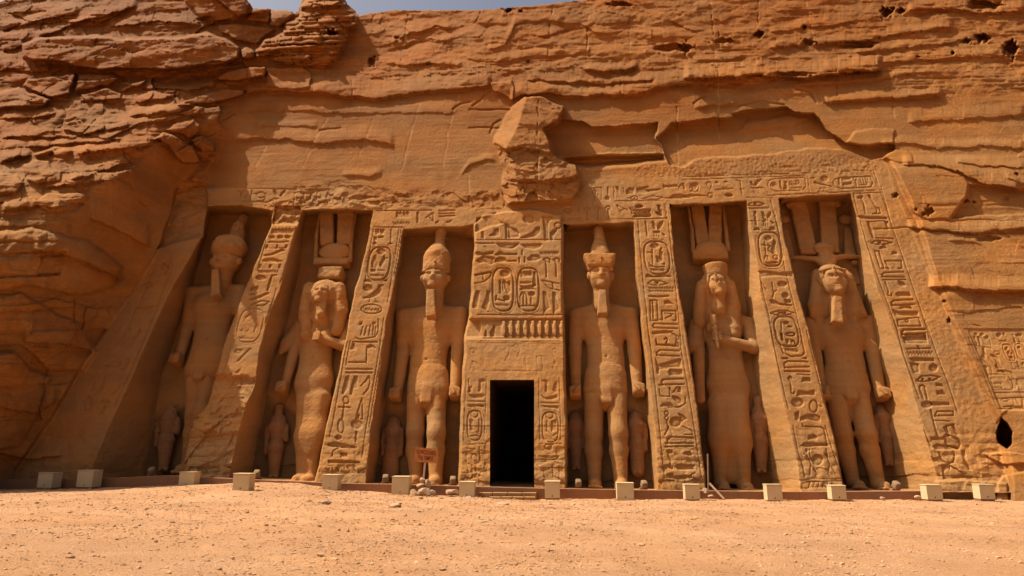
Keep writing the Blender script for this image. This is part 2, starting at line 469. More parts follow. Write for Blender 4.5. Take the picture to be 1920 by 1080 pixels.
# thin bedding ribs (broken, irregular)
rib = pnoise(U0*0.25 + 0.8*pnoise(U0*.7, V0*.7), V0*7.5)
D += (1 - tw)*(1 - .7*calm)*np.clip(0.007*cw + 0.030*wild + 0.009*rgt + 0.003, 0, 0.05)*rib*(0.3 + ss(pnoise(U0*0.35, V0*0.8) + 0.4))
band = ss(1 - np.abs(WY - (128 - 0.012*(WX - 1200)))/30.0)*ss((WX - 640)/60)
p3, e3 = strata(U0, V0, 0.16, 1.1, 33, dip=-0.04)
D += band*(0.06*p3 - 0.04*e3)*ss(pnoise(U0*.2, V0*.9) + .6)

# ---- 2. traced beds, scarps, blocks
ledge([(458,180),(520,171),(600,176),(640,180),(698,187),(773,178),(827,171),(889,167),(924,161)], .24, 20, 4, .03)
ledge([(955,190),(978,181),(1009,178),(1084,181),(1155,180),(1209,176),(1231,165),(1280,157),(1330,160),(1400,158)], .26, 16, 3, .03)
ledge([(1280,149),(1369,145),(1422,141),(1467,147),(1511,149),(1547,141),(1627,134),(1657,133)], .40, 18, 3, .12)
ledge([(985,150),(1087,155),(1129,159),(1169,155),(1230,150)], .16, 9, 2, .02)
ledge([(1093,132),(1130,135),(1169,133),(1200,126)], .18, 8, 2, .08)
ledge([(431,262),(480,262),(533,262),(578,269),(640,267),(680,262),(707,267),(742,272)], .10, 16, 2)
ledge([(640,331),(690,331),(720,327)], .07, 9, 2)
ledge([(455,208),(560,210),(700,214),(860,212)], .05, 12, 2)
ledge([(480,240),(530,236),(600,240)], .06, 8, 2)
ledge([(862,333),(880,312),(911,302),(932,306)], .07, 8, 2)
ledge([(731,89),(747,73),(787,58),(827,52),(850,54)], 0.070, 12, 2)
ledge([(822,107),(826,91),(836,80),(852,76)], 0.070, 12, 2)
ledge([(911,98),(947,84),(958,67),(966,49),(987,41),(1040,41),(1060,45)], 0.084, 14, 2)
ledge([(1090,50),(1110,46),(1160,44),(1210,38)], 0.070, 12, 2)
ledge([(690,118),(740,122),(800,120),(870,126)], 0.098, 8, 2)
ledge([(870,112),(930,116),(1000,108),(1060,104),(1110,98)], 0.070, 9, 2)
ledge([(1297,112),(1350,116),(1400,110)], 0.098, 8, 2)
ledge([(1440,62),(1500,54),(1560,50),(1610,40)], 0.112, 12, 2)
ledge([(1440,92),(1520,84),(1600,80),(1700,62),(1790,52)], 0.126, 10, 2, .04)
ledge([(1600,100),(1680,92),(1760,84),(1830,74)], 0.098, 9, 2)
ledge([(1650,118),(1760,112),(1850,108),(1925,106)], 0.112, 10, 2)
ledge([(1700,22),(1780,18),(1850,26),(1925,20)], 0.154, 12, 2)
ledge([(1495,160),(1560,158),(1650,150),(1720,140)], .10, 10, 2)
ledge([(1540,193),(1640,187),(1720,184),(1770,178)], .16, 10, 3, .04)
ledge([(1700,232),(1780,226),(1850,222),(1925,212)], .08, 14, 3)
ledge([(1650,278),(1690,270),(1760,280),(1850,276),(1925,280)], .08, 10, 2)
ledge([(1300,205),(1340,197),(1385,198)], .10, 8, 2)
ledge([(1700,428),(1760,432),(1830,438),(1900,430),(1940,428)], .10, 12, 3, .05)
ledge([(1740,540),(1800,542),(1860,548),(1935,548)], .20, 16, 5, .05)
ledge([(1775,452),(1830,456),(1845,466)], .05, 6, 2)
ledge([(1690,310),(1760,312),(1800,324),(1850,345),(1915,356)], .14, 14, 2, .05)
ledge([(1790,308),(1840,310),(1925,315)], .10, 10, 2)
ledge([(1880,330),(1905,342),(1960,352)], .08, 9, 2)
# nose of rock over the doorway
w, sd = block([(964,192),(983,181),(1010,180),(1053,198),(1060,202),(1048,224),(1020,241),(1027,258),(1036,284),(1048,296),(1080,308),(1089,332),
               (1087,357),(1072,376),(959,380),(944,392),(940,349),(943,320),(936,294),(923,270),(926,255),(938,234)], 0.0)
x_l = np.interp(WY[w], [181,234,255,270,294,320,349,390], [962,938,926,923,936,943,940,944])
x_r = np.interp(WY[w], [182,222,255,277,284,300,330,378], [986,976,960,950,962,966,968,972])
face = np.clip((WX[w] - x_l)/(x_r - x_l), 0, 1)
hh = .10 + .88*face - .10*np.clip((WX[w] - x_r)/90.0, 0, 1)
yb = np.interp(WX[w], [920,950,985,1036,1090], [268,277,275,287,296]) + 1.5*hsh(np.floor(WX[w]/9.0), np.floor(WX[w]*0) + 3)
yc = np.interp(WX[w], [940,1010,1075,1092], [335,340,330,326]) + 1.5*hsh(np.floor(WX[w]/12.0), np.floor(WX[w]*0) + 4)
lowp = np.clip((WY[w] - yb)/2.5, 0, 1)
hh = hh - .20*lowp*face - .05*lowp - .22*np.clip((WY[w] - yc)/2.5, 0, 1)*face - .10*np.clip((WY[w] - 345)/35.0, 0, 1)
stp = np.clip((WX[w] - 1009)/2.0, 0, 1)*np.clip((WY[w] - yb)/2.0, 0, 1)
hh = hh + .06*stp - .10*np.clip((198 + .25*(WX[w] - 1000) - WY[w])/3.0, 0, 1)
D[w] += np.clip(sd/2.0, 0, 1)*(hh + .05*f2[w] + lowp*(.10*f3[w]*(1 - .6*stp)) + .035*f3[w])
block([(920,155),(960,150),(964,165),(960,192),(945,178),(925,170)], .20, .16, 2)
# recess to the right of the nose, and the stepped panels
w, m = pmask([(1015,243),(1046,229),(1051,223),(1090,227),(1111,239),(1145,237),(1193,233),(1236,229),(1229,258),(1241,275),(1247,287),(1112,288),(1072,291),(1040,292),(1030,262)], 2.0)
D[w] -= 0.34*m
w, m = pmask([(1050,292),(1072,290),(1112,288),(1180,287),(1248,285),(1252,305),(1100,322),(1060,312)], 14.0, 0.5)
D[w] -= 0.55*m
w, m = pmask([(1241,273),(1230,258),(1243,248),(1258,232),(1303,225),(1373,219),(1372,212),(1406,206),(1438,204),(1474,198),(1493,210),(1528,213),(1541,229),(1552,246),(1571,256),
              (1585,267),(1628,273),(1677,270),(1679,281),(1660,297),(1633,300),(1593,286),(1576,281),(1514,279),(1433,292),(1314,297),(1281,313),(1254,311),(1247,290)], 2.2)
fade = 1 - 0.55*ss((PY[w] - 235)/70.0)
D[w] -= 0.52*m*fade
w, m = pmask([(1405,222),(1480,212),(1520,222),(1490,240),(1400,252),(1380,244)], 8.0)
D[w] += 0.10*m
block([(1585,268),(1600,246),(1640,238),(1678,242),(1677,270),(1628,273)], .06, .12, 3)
block([(1655,300),(1660,287),(1675,279),(1700,281),(1712,290),(1714,305),(1690,306)], .22, .12, 3, dome=8)
# flaked patch and panel on the right
w, m = pmask([(1816,345),(1815,365),(1800,385),(1782,410),(1915,402),(1960,400),(1960,352),(1910,352),(1860,345)], 2.5)
D[w] -= 0.22*m
block([(1672,312),(1745,306),(1810,330),(1818,345),(1812,370),(1780,412),(1740,414),(1710,400)], .07, .10, 4)
for a in [(1732,402,5,4,.25),(1742,398,8,9,.35),(1718,392,4,3,.2),(1740,385,3,2,.15),(1810,377,7,3,.2),(1826,378,3,2,.2),(1680,367,5,5,.3),(1772,566,4,3,.2),(1780,602,4,5,.3),
          (1905,327,3,4,.2),(1852,447,24,6,.2),(1888,372,5,5,.1)]:
    pit(*a)
groove([(1640,430),(1700,427),(1800,436),(1925,438)], 1.4, .05)
groove([(1700,412),(1920,414)], 1.0, .03)
# holes in the upper beds
for a in [(953,20,7,6,.6),(976,21,4,4,.4),(744,71,6,3,.3),(698,116,7,8,.5),(1164,9,24,5,.5),(1260,90,34,7,.45),(1286,90,13,9,.7),(1895,91,13,17,1.0),(1842,70,13,8,.8),
          (1664,24,12,9,.8),(1689,21,7,6,.6),(1422,64,9,6,.7),(1507,51,4,4,.4),(1355,77,20,5,.4),(1609,84,34,6,.5),(1844,10,36,9,.6),(1515,79,12,6,.5),(1812,78,9,5,.4),(1787,100,4,4,.4),
          (1485,140,34,6,.45),(1600,135,36,4,.3),(1720,107,5,3,.2),(803,120,5,3,.2),(990,116,4,3,.2),(621,59,10,6,.9)]:
    pit(*a)
# left: great overhanging block, heaps, slabs, boulder
block(B_BLOCK, 1.15, .72, 6)
w, sd = block(BOULDER, 1.35, .85, 4, dome=16)
D[w] += ss(sd/4)*(0.22*f2[w] + 0.10*fbm(U0[w]*0.9, V0[w]*1.3, 4, seed=7.) + 0.20*p2[w] - 0.14*e2[w])
block(S_ROUND, .7, .6, 3, dome=7)
block(C_ONE, .35, .3, 3); block(C_TWO, .6, .5, 3, dome=8)
block(LUMP, .9, .5, 6, dome=14)
block([(408,46),(440,42),(500,51),(520,55),(500,66),(480,84),(444,78),(415,62)], .28, .2, 3)
block(S_TIP, .75, .45, 3)
block([(498,128),(570,125),(585,135),(583,165),(540,170),(500,160)], .25, .12, 3)
block(P_ONE, .65, .35, 4); block(P_TWO, .6, .4, 4, dome=9); block(P_THREE, .7, .5, 4)
block([(221,172),(250,155),(283,148),(262,161),(229,174)], .30, .15, 2)
block([(150,176),(200,164),(228,176),(225,186),(160,192)], .35, .25, 3)
block(S_SHELF, .30, .22, 2)
block(S_PAD, .25, .2, 2)
block(W_THREE, .40, .35, 3, dome=8)
block(W_ONE, .55, .45, 3); block(W_TWO, .50, .45, 3, dome=6)
block(K_ONE, .30, .2, 2)
block([(196,234),(240,228),(242,238),(200,246)], .25, .2, 2)
block([(285,225),(330,214),(345,217),(320,228),(290,232)], .22, .15, 2)
for q in ([(40,312),(60,300),(92,300),(100,315),(118,322),(112,338),(80,345),(50,342)], [(62,285),(95,277),(106,284),(90,294),(66,296)],
          [(97,284),(120,276),(140,282),(130,292),(100,294)], [(-40,330),(0,322),(35,325),(48,345),(30,362),(-40,365)]):
    block(q, .42, .3, 4, dome=7)
block([(72,372),(90,362),(160,360),(166,372),(140,392),(100,398),(76,390)], .3, .2, 3, dome=6)
ledge([(0,302),(30,296),(62,292)], .25, 10, 2, .1)
for q in ([(0,262),(60,256),(140,258)], [(50,276),(150,270),(230,262)], [(140,292),(220,280),(290,272)], [(80,354),(150,344),(215,336)], [(130,338),(190,322),(250,304)], [(0,396),(60,386),(120,390)],
          [(0,60),(80,38),(150,25)], [(60,75),(160,40),(260,15)], [(200,52),(300,40),(380,48)], [(0,100),(30,92),(50,84)], [(250,195),(300,186),(340,178)], [(240,220),(300,212),(350,208)],
          [(380,140),(410,132),(440,128)], [(0,225),(50,222),(110,214)], [(0,128),(60,136),(100,134)], [(230,160),(290,168),(350,170),(410,160)]):
    ledge(q, .17, 12, 2, .03)
# lower left: rounded masses and cracks
block([(-60,560),(40,545),(110,585),(150,600),(185,660),(160,700),(90,700),(40,650),(-60,660)], .45, .35, 8, dome=22)
block([(-60,660),(30,655),(60,690),(100,705),(80,770),(40,840),(-60,860)], .40, .3, 8, dome=22)
block([(-60,440),(60,425),(170,450),(235,500),(215,540),(150,560),(60,540),(-60,555)], .45, .4, 8, dome=26)
ledge([(165,408),(210,428),(250,450),(285,466)], .16, 26, 4, .04)
ledge([(60,470),(130,480),(200,510),(232,530)], .22, 20, 4, .04)
ledge([(40,640),(80,646),(130,648),(178,660)], .25, 26, 4, .06)
ledge([(-20,760),(30,770),(70,778),(110,750)], .22, 24, 4, .05)
ledge([(-20,850),(60,862),(120,855)], .15, 14, 3, .03)
groove([(140,560),(138,600),(146,640)], 1.2, .08)
groove([(225,330),(245,345),(250,356)], 1.6, .06)
groove([(262,376),(275,386)], 2.0, .10)
groove([(195,320),(240,345)], 1.2, .06)
# mortar joints where the rock was sawn into blocks
PALE = (1.35, 1.6, 2.0)
for q in ([(700,222),(688,255),(673,293)], [(787,195),(769,253),(753,320)], [(862,178),(853,204),(840,249),(831,311)], [(551,178),(533,215),(505,262),(480,311)],
          [(613,222),(590,262),(569,311)], [(1103,27),(1101,80),(1100,133)], [(1333,0),(1336,60),(1347,150),(1347,258)], [(1511,0),(1524,70),(1538,133)],
          [(1269,200),(1271,310)], [(1181,40),(1181,130)], [(1671,133),(1676,222)], [(240,48),(236,82)], [(322,40),(314,90)], [(370,0),(366,24)],
          [(232,70),(320,95),(400,112)], [(880,330),(882,392)], [(1240,40),(1250,120)], [(925,360),(926,396)]):
    groove(q, 1.5, .015, 0.7, PALE)
for q in ([(1035,13),(1030,50),(1027,102)], [(767,22),(758,70),(751,115)], [(1009,190),(1008,285)], [(1008,290),(1008,345)], [(1103,30),(1100,95)], [(1335,30),(1340,90)],
          [(230,95),(231,128)], [(658,145),(661,180)], [(548,100),(552,120)], [(1020,130),(1022,145)], [(1165,150),(1164,176)], [(1348,60),(1347,170)], [(700,30),(690,60)],
          [(587,150),(586,172)], [(1420,0),(1424,50)], [(1568,130),(1570,180)], [(903,20),(888,55)], [(1269,200),(1270,240)], [(1347,180),(1349,255)]):
    w = win(q, 8)
    m = np.exp(-(line_dist(q, WX[w], WY[w])/1.0)**2)*ss((pnoise(PX[w]*.03 + q[0][0], PY[w]*.075) + .15)*4)
    D[w] -= .07*m
for q in ([(885,200),(900,190),(912,176),(920,170)], [(940,225),(925,232),(918,250)], [(850,205),(862,195),(880,193)], [(880,206),(960,205)], [(880,240),(940,240)],
          [(1385,200),(1420,190),(1470,196)], [(1300,195),(1320,182),(1340,176)], [(1490,165),(1520,175),(1530,192)], [(420,225),(440,215)], [(600,245),(640,240)]):
    groove(q, 1.5, .07)

# patina: the weathered beds above and at the left are redder than the dressed stone
pat = np.clip((ss((V0 - 13.0)/9.0) + 0.6*lft)*(1 - tw), 0, 1)*(0.75 + 0.35*fbm(U0*0.2, V0*0.35, 4, seed=44.))
pat = np.clip(pat, 0, 1)[..., None]
T *= (1 - pat) + pat*np.array([0.86, 0.69, 0.52])
var = np.clip(ss((V0 - 15.0)/5.0)*leftness*(1 - tw)*(.75 + .5*fbm(U0*.3, V0*.3, 3, seed=46.)), 0, 1)[..., None]
T *= 1 - var*np.array([.22, .26, .30])
stn = ss((fbm(U0*0.8, V0*0.25, 4, seed=61.) - 0.35)*1.8)[..., None]*(1 - tw[..., None])
T *= 1 - stn*np.array([0.10, 0.16, 0.20])
# ================================================================ the carved front
P0L = [(300,463),(250,545),(175,650),(100,780),(30,880),(0,990)]
P0R = [(380,443),(377,445),(305,575),(245,710),(200,810),(170,882),(130,990)]
P1L = [(517,396),(509,424),(487,478),(458,547),(421,647),(391,758),(360,792),(345,871),(340,886),(325,990)]
P1R = [(563,396),(568,419),(551,446),(536,503),(522,547),(502,596),(487,655),(477,724),(455,773),(445,822),(428,900),(405,990)]
P2L = [(700,396),(691,453),(674,520),(667,544),(657,592),(643,669),(626,746),(611,809),(599,871),(590,905),(570,990)]
P2R = [(758,424),(756,430),(748,472),(739,535),(734,564),(724,602),(717,650),(710,708),(700,766),(693,823),(686,905),(678,990)]
PBL = [(889,420),(890,458),(885,520),(880,593),(872,629),(868,692),(864,785),(861,910),(859,990)]
PBR = [(1056,402),(1055,525),(1058,630),(1061,733),(1063,910),(1065,990)]
P4L = [(1188,416),(1196,520),(1206,609),(1216,695),(1221,740),(1227,785),(1234,889),(1236,990)]
P4R = [(1255,384),(1263,474),(1273,551),(1289,640),(1302,733),(1312,811),(1323,920),(1332,990)]
P5L = [(1400,378),(1414,465),(1422,513),(1430,571),(1443,624),(1456,687),(1469,750),(1482,808),(1495,867),(1501,919),(1512,990)]
P5R = [(1458,372),(1469,440),(1485,502),(1501,571),(1517,624),(1532,687),(1548,761),(1564,824),(1580,909),(1602,990)]
P6L = [(1597,364),(1616,434),(1632,492),(1647,550),(1669,603),(1687,651),(1705,709),(1727,788),(1742,846),(1758,899),(1790,990)]
S0 = [(393,402),(387,440),(360,540),(333,620),(305,700),(287,800),(270,895),(255,990)]          # inner corners that can be seen
S1 = [(575,404),(569,420),(563,503),(551,552),(534,625),(512,684),(497,763),(482,822),(470,900),(455,990)]
S2 = [(761,447),(757,480),(748,520),(743,588),(734,669),(724,737),(715,809),(703,905),(692,990)]
S4 = [(1184,433),(1190,526),(1198,588),(1207,681),(1210,754),(1217,811),(1226,920),(1228,990)]
S5 = [(1384,386),(1390,440),(1394,502),(1396,550),(1402,613),(1412,687),(1420,750),(1434,814),(1442,867),(1452,919),(1464,990)]
S6 = [(1588,381),(1596,430),(1604,480),(1618,561),(1626,610),(1640,680),(1655,750),(1668,830),(1678,899),(1692,990)]
def off(line, dx): return [(x + dx, y) for x, y in line]
NICHES = [  # opening outline, back outline, depth at top, depth at bottom
    ([(388,386),(450,384),(512,395)] + P1L[1:] + P0R[::-1], S0[:1] + [(505,407)] + off(P1L[1:], -2) + S0[::-1], 1.7, 2.3),
    ([(566,394),(640,392),(700,394)] + P2L[1:] + P1R[:1:-1], S1[:1] + [(697,402)] + off(P2L[1:], -2) + S1[::-1], 1.45, 1.75),
    ([(757,430),(800,426),(861,425),(889,420)] + PBL[1:] + P2R[:0:-1], S2[:1] + [(887,447)] + off(PBL[1:], -2) + S2[::-1], 1.25, 1.45),
    ([(1057,421),(1120,419),(1188,416)] + P4L[1:] + PBR[:0:-1], [(1060,434)] + S4 + off(PBR[::-1], 2), 1.2, 1.35),
    ([(1256,384),(1330,381),(1400,377)] + P5L[1:] + P4R[:0:-1], [(1258,390)] + S5 + off(P4R[::-1], 2), 1.6, 2.0),
    ([(1459,372),(1530,367),(1596,363)] + P6L[1:] + P5R[:0:-1], [(1461,383)] + S6 + off(P5R[::-1], 2), 1.5, 2.1)]
def ndep(i, y):
    _, _, a, b = NICHES[i]
    return a + (b - a)*np.clip((np.asarray(y, float) - 390)/510.0, 0, 1)

(L_CLIFF, L_FRIEZE, L_PORTAL, L_STELA) = (0, 1, 2, 3)
intem = inside_dist(TEMPLE, PX, PY) > 0
LAB[intem] = L_FRIEZE
def setlab(pts, lab, warp=0.0):
    w = win(pts, 4)
    X = PX[w] + (WX[w] - PX[w])*warp; Y = PY[w] + (WY[w] - PY[w])*warp
    m = inside_dist(pts, X, Y) > 0
    LAB[w] = np.where(m, lab, LAB[w])
PIL = [P0L + P0R[::-1], [(517,386),(563,386)] + P1R[1:] + P1L[:0:-1], P2L + P2R[::-1], P4L + P4R[::-1], P5L + P5R[::-1],
       [(1597,364),(1675,352),(1706,419),(1741,508),(1765,561),(1784,609),(1822,698),(1867,794),(1883,878),(1893,905),(1905,990),(1790,990)] + P6L[:0:-1]]
for k, q in enumerate(PIL):
    setlab(q, 10 + k)
PORTAL = [(889,421),(903,404),(950,396),(991,391),(1020,395),(1056,402)] + PBR[1:] + PBL[::-1]
setlab(PORTAL, L_PORTAL)

# dressed faces: slight waviness, wear, pecking
wear = ss((PY - 760)/120.0)*intem
D += tw*(0.022*fbm(U0*0.7, V0*0.7, 4, seed=70.) + 0.010*fbm(U0*4.0, V0*4.0, 4, seed=71.))
D += wear*(0.022*p2 - 0.025*e2 + .03*f3 + 0.03*fbm(U0*1.8, V0*1.8, 4, seed=72.))
peck = ss(inside_dist([(1180,308),(1290,296),(1440,290),(1560,280),(1650,300),(1640,330),(1250,336),(1190,335)], WX, WY)/8.0)
D += peck*0.022*fbm(U0*7.0, V0*7.0, 3, seed=73.)
pk2 = ss(inside_dist([(1690,400),(1740,508),(1790,620),(1860,790),(1800,790),(1700,524),(1660,360)], WX, WY)/8.0)
D += pk2*0.010*fbm(U0*6.0, V0*6.0, 3, seed=74.)
crum = ss(inside_dist([(560,345),(640,335),(760,355),(940,350),(945,395),(760,392),(720,398),(500,398),(480,385)], WX, WY)/12.0)
D += crum*(0.05*fbm(U0*1.3, V0*1.8, 5, seed=75.) + .055*f3 + .05*f2)
# broken foot of the second pillar, broken neck
wp1 = LAB == 11
brk = wp1*ss((PY - 700 + 10*wob1)/14.0)
D += brk*(-0.10 + 0.06*fbm(U0*0.9, V0*0.9, 4, seed=76.) + .14*f2 + .05*f3 + 0.02*p2 - 0.03*e2)
w, m = pmask([(345,905),(352,850),(368,795),(392,785),(452,780),(462,830),(430,905)], 4.0)
D[w] += 0.13*m*(LAB[w] == 11)
D += wp1*ss((424 - PY)/6.0)*(-0.16 + 0.12*fbm(U0*2.5, V0*2.5, 4, seed=77.))
w, m = pmask([(292,470),(318,405),(330,352),(390,350),(390,386),(386,438),(377,444),(330,455)], 4.0)
D[w] += m*(-.28 + .10*f2[w] + .06*f3[w])
# portal: raised panel, band of cobras, wide jambs
wpo = (LAB == L_PORTAL)
prt = ss(inside_dist(PORTAL, WX, WY)/3.0)
D += prt*(0.16 - 0.10*ss((PY - 596)/4.0)*ss((634 - PY)/4.0) + 0.06*ss((PY - 634)/4.0))
w, m = pmask([(868,600),(882,596),(900,600),(905,634),(868,636)], 5.0); D[w] -= 0.12*m
w, m = pmask([(889,440),(892,408),(930,398),(948,420),(925,425),(905,432)], 4.0); D[w] -= 0.14*m
# niches
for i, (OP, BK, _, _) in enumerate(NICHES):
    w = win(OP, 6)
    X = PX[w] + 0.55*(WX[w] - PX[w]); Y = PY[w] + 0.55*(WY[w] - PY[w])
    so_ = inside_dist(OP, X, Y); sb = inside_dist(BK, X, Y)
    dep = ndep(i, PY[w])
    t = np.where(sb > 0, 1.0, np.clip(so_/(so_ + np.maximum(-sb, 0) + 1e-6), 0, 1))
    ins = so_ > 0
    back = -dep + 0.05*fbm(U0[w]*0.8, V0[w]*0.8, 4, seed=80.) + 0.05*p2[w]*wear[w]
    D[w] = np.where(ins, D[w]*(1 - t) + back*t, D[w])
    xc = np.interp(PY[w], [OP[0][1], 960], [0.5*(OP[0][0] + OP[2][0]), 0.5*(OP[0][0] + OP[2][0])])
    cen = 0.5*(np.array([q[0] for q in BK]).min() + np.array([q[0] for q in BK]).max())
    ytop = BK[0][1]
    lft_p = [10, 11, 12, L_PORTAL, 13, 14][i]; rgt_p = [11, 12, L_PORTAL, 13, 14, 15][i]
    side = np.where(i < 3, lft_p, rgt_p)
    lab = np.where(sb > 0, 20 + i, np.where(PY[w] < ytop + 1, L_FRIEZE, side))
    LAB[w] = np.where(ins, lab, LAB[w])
low_dark = ss((3.1 - V0 + .9*fbm(U0*.5, V0*.35, 3, seed=15.) - .25*np.floor((V0 + 40)*.9)%.5)/.5)*ss((LAB >= 20)*1.0)  # niche walls get darker and greyer towards the bottom, ragged upper edge
T *= 1 - low_dark[..., None]*np.array([.52, .50, .44])
# step at the right edge of the front: the cliff beyond stands proud
STEP = [(1662,292),(1690,350),(1722,419),(1748,508),(1768,561),(1788,609),(1828,698),(1874,794),(1892,878),(1894,905),(1898,990),(2500,990),(2500,120),(1900,250),(1720,285)]
w = win(STEP, 20)
sd = inside_dist(STEP, PX[w] + 0.8*(WX[w] - PX[w]), PY[w] + 0.8*(WY[w] - PY[w]))
D[w] += 0.34*ss(sd/12.0 + 0.35)*ss((PY[w] - 285)/40.0)*(1 - 0.8*ss(1 - np.abs(PY[w] - 535)/26.0)*ss((1800 - PX[w])/40))
STELA = [(1812,617),(1990,617),(2060,772),(1876,770)]
w, m = pmask(STELA, 3.0, 0.3); D[w] -= 0.05*m
setlab(STELA, L_STELA)
HOLE = [(1875,781),(1886,792),(1897,809),(1898,832),(1888,844),(1872,832),(1867,812),(1870,795)]
w, m = pmask(HOLE, 3.0, 1.3); D[w] -= 1.9*m
block([(1868,905),(1880,892),(1935,880),(1960,990),(1860,990)], .12, .25, 4)
block([(1750,900),(1800,898),(1860,900),(1890,905),(1895,990),(1740,990)], .10, .2, 4)
block([(1840,850),(1880,846),(1935,850),(1940,868),(1880,872)], .10, .14, 3)

# ================================================================ carving
def carve_poly(pts, dep):
    w = win(pts, 5)
    X = PX[w] + 0.18*(WX[w] - PX[w]); Y = PY[w] + 0.18*(WY[w] - PY[w])
    sd = inside_dist(pts, X, Y)
    m = ss((sd + 0.7)/1.5)*(1 - 0.30*ss((sd - 1.5)/5.0))
    D[w] -= dep*m
def carve_line(pts, wd, dep):
    w = win(pts, wd + 4)
    X = PX[w] + 0.18*(WX[w] - PX[w]); Y = PY[w] + 0.18*(WY[w] - PY[w])
    D[w] -= dep*ss((wd*0.5 + 0.7 - line_dist(pts, X, Y))/1.5)
def raise_poly(pts, dep, soft=2.5):
    w, m = pmask(pts, soft, 0.3); D[w] += dep*m
def ring_pts(cx, cy, rx, ry, n=18):
    return [(cx + rx*math.cos(2*math.pi*k/n), cy + ry*math.sin(2*math.pi*k/n)) for k in range(n + 1)]
def cart_pts(cx, cy, hw, hh, sl, p=3.2, n=36):
    out = []
    for k in range(n + 1):
        a = 2*math.pi*k/n
        c, s = math.cos(a), math.sin(a)
        x = hw*abs(c)**(2/p)*(1 if c >= 0 else -1); y = hh*abs(s)**(2/p)*(1 if s >= 0 else -1)
        out.append((cx + x + sl*y, cy + y))
    return out
def glyphs(x0, y0, sc, dep, text):
    dep = dep*0.72
    """p: sunk shape, l: groove (width first), e: disc, r: ring, c: royal ring (cx cy hw hh slant), w: water sign, v: stroke"""
    def xy(a): return [(x0 + a[k]/sc, y0 + a[k+1]/sc) for k in range(0, len(a), 2)]
    for ln in text.replace(';', '\n').splitlines():
        q = ln.split()
        if not q: continue
        a = [float(v) for v in q[1:]]
        if q[0] == 'p': carve_poly(xy(a), dep)
        elif q[0] == 'l': carve_line(xy(a[1:]), a[0]/sc, dep*0.8)
        elif q[0] == 'e': carve_poly(ring_pts(x0 + a[0]/sc, y0 + a[1]/sc, a[2]/sc, a[3]/sc)[:-1], dep*1.1)
        elif q[0] == 'r': carve_line(ring_pts(x0 + a[0]/sc, y0 + a[1]/sc, a[2]/sc, a[3]/sc), a[4]/sc, dep*0.8)
        elif q[0] == 'c':
            cp = cart_pts(x0 + a[0]/sc, y0 + a[1]/sc, a[2]/sc, a[3]/sc, a[4])
            carve_line(cp, (a[5] if len(a) > 5 else 9)/sc, dep)
            carve_line(cart_pts(x0 + a[0]/sc, y0 + a[1]/sc, a[2]/sc + 4.5, a[3]/sc + 4.5, a[4]), 1.0, dep*0.45)
        elif q[0] == 'w':
            n = int(a[4]); z = []
            for k in range(2*n + 1):
                f = k/(2*n)
                z.append((x0 + (a[0] + (a[2] - a[0])*f)/sc, y0 + (a[1] + (a[3] - a[1])*f + (a[5] if k % 2 else -a[5]))/sc))
            carve_line(z, 1.6, dep*0.7)
        elif q[0] == 'u': raise_poly(xy(a), dep*0.8)

# second and third pillars left of the door
glyphs(670, 400, 4.154, .085, """
l 5 128 115 98 290 62 520 50 560; l 5 326 118 300 290 268 500 236 700; l 4 344 118 318 290 288 480; l 6 128 106 362 112
p 135 126 168 120 174 160 146 166; p 178 124 214 122 206 160 181 163; p 165 178 207 175 202 193 168 193; p 124 182 150 182 153 208 130 212; p 116 242 138 214 160 244
l 7 264 126 260 236; p 230 242 262 228 282 243
c 172 392 84 128 -.14 13; e 186 298 33 25; p 132 330 150 324 156 370 168 386 150 432 114 422 110 388; p 206 336 216 318 220 372 196 396 186 424 168 404; l 5 216 352 240 350; p 108 436 150 430 142 456 106 453; l 6 160 440 215 448; w 98 482 206 486 6 8
p 58 514 100 518 116 536 52 532; p 190 526 238 516 230 536
e 82 582 36 28; p 42 656 96 640 130 610 160 586 165 560 182 554 208 560 182 576 190 602 170 636 120 660 50 667; l 6 100 660 96 692; l 6 134 655 152 692; l 5 130 690 165 692
r 112 748 80 36 8; w 50 750 170 754 5 10
l 7 166 822 162 920 140 962 20 982 -10 970; l 5 210 810 178 1000; l 8 45 882 26 950; l 8 74 880 56 952; l 8 102 874 90 952; l 8 128 870 118 948; l 8 142 884 136 950; p 20 848 42 848 36 872 16 872; p 118 850 146 846 140 866 120 866
l 7 -10 1000 150 1000
""")
glyphs(585, 640, 3.927, .085, """
l 5 262 0 228 180 190 400 150 620 130 700; l 5 282 0 250 180; l 5 505 0 470 220 430 440 400 640 370 820; l 4 525 0 490 220 450 440 420 640
p 284 60 300 14 316 12 328 66; l 10 405 60 402 165; p 400 40 440 24 468 44 466 60 450 44 408 56; l 11 272 156 388 156; l 8 300 4 480 8
l 12 258 204 446 206; l 14 252 230 442 232
p 248 262 274 248 272 320 262 356 238 388 220 388 232 330; p 312 254 336 254 334 344 306 352 296 396 280 392 288 340 300 300; l 8 362 330 400 290 420 256 430 300 414 350 380 392
r 252 434 22 26 8; l 12 240 462 226 566; l 12 198 484 280 488; l 8 368 420 324 572 374 574 370 420; p 340 540 352 536 350 568 330 568
r 214 628 22 50 9; e 330 614 42 38; e 196 708 24 18; p 322 660 338 664 328 748 314 744
p 118 752 170 740 330 778 318 790 160 780 118 770; l 7 150 850 154 810 186 790 240 782 276 796; p 206 822 258 822 262 856 212 858; l 6 380 790 366 856
p 116 874 350 884 352 898 120 902; p 0 0 0 0 0 0
l 5 104 936 120 956 130 936; l 5 150 930 150 956; l 5 176 930 196 954; l 5 220 930 222 962; l 5 240 930 238 960; l 5 262 930 280 960; l 5 300 930 320 956; l 5 340 940 350 966 376 940; l 5 368 952 386 968
""")
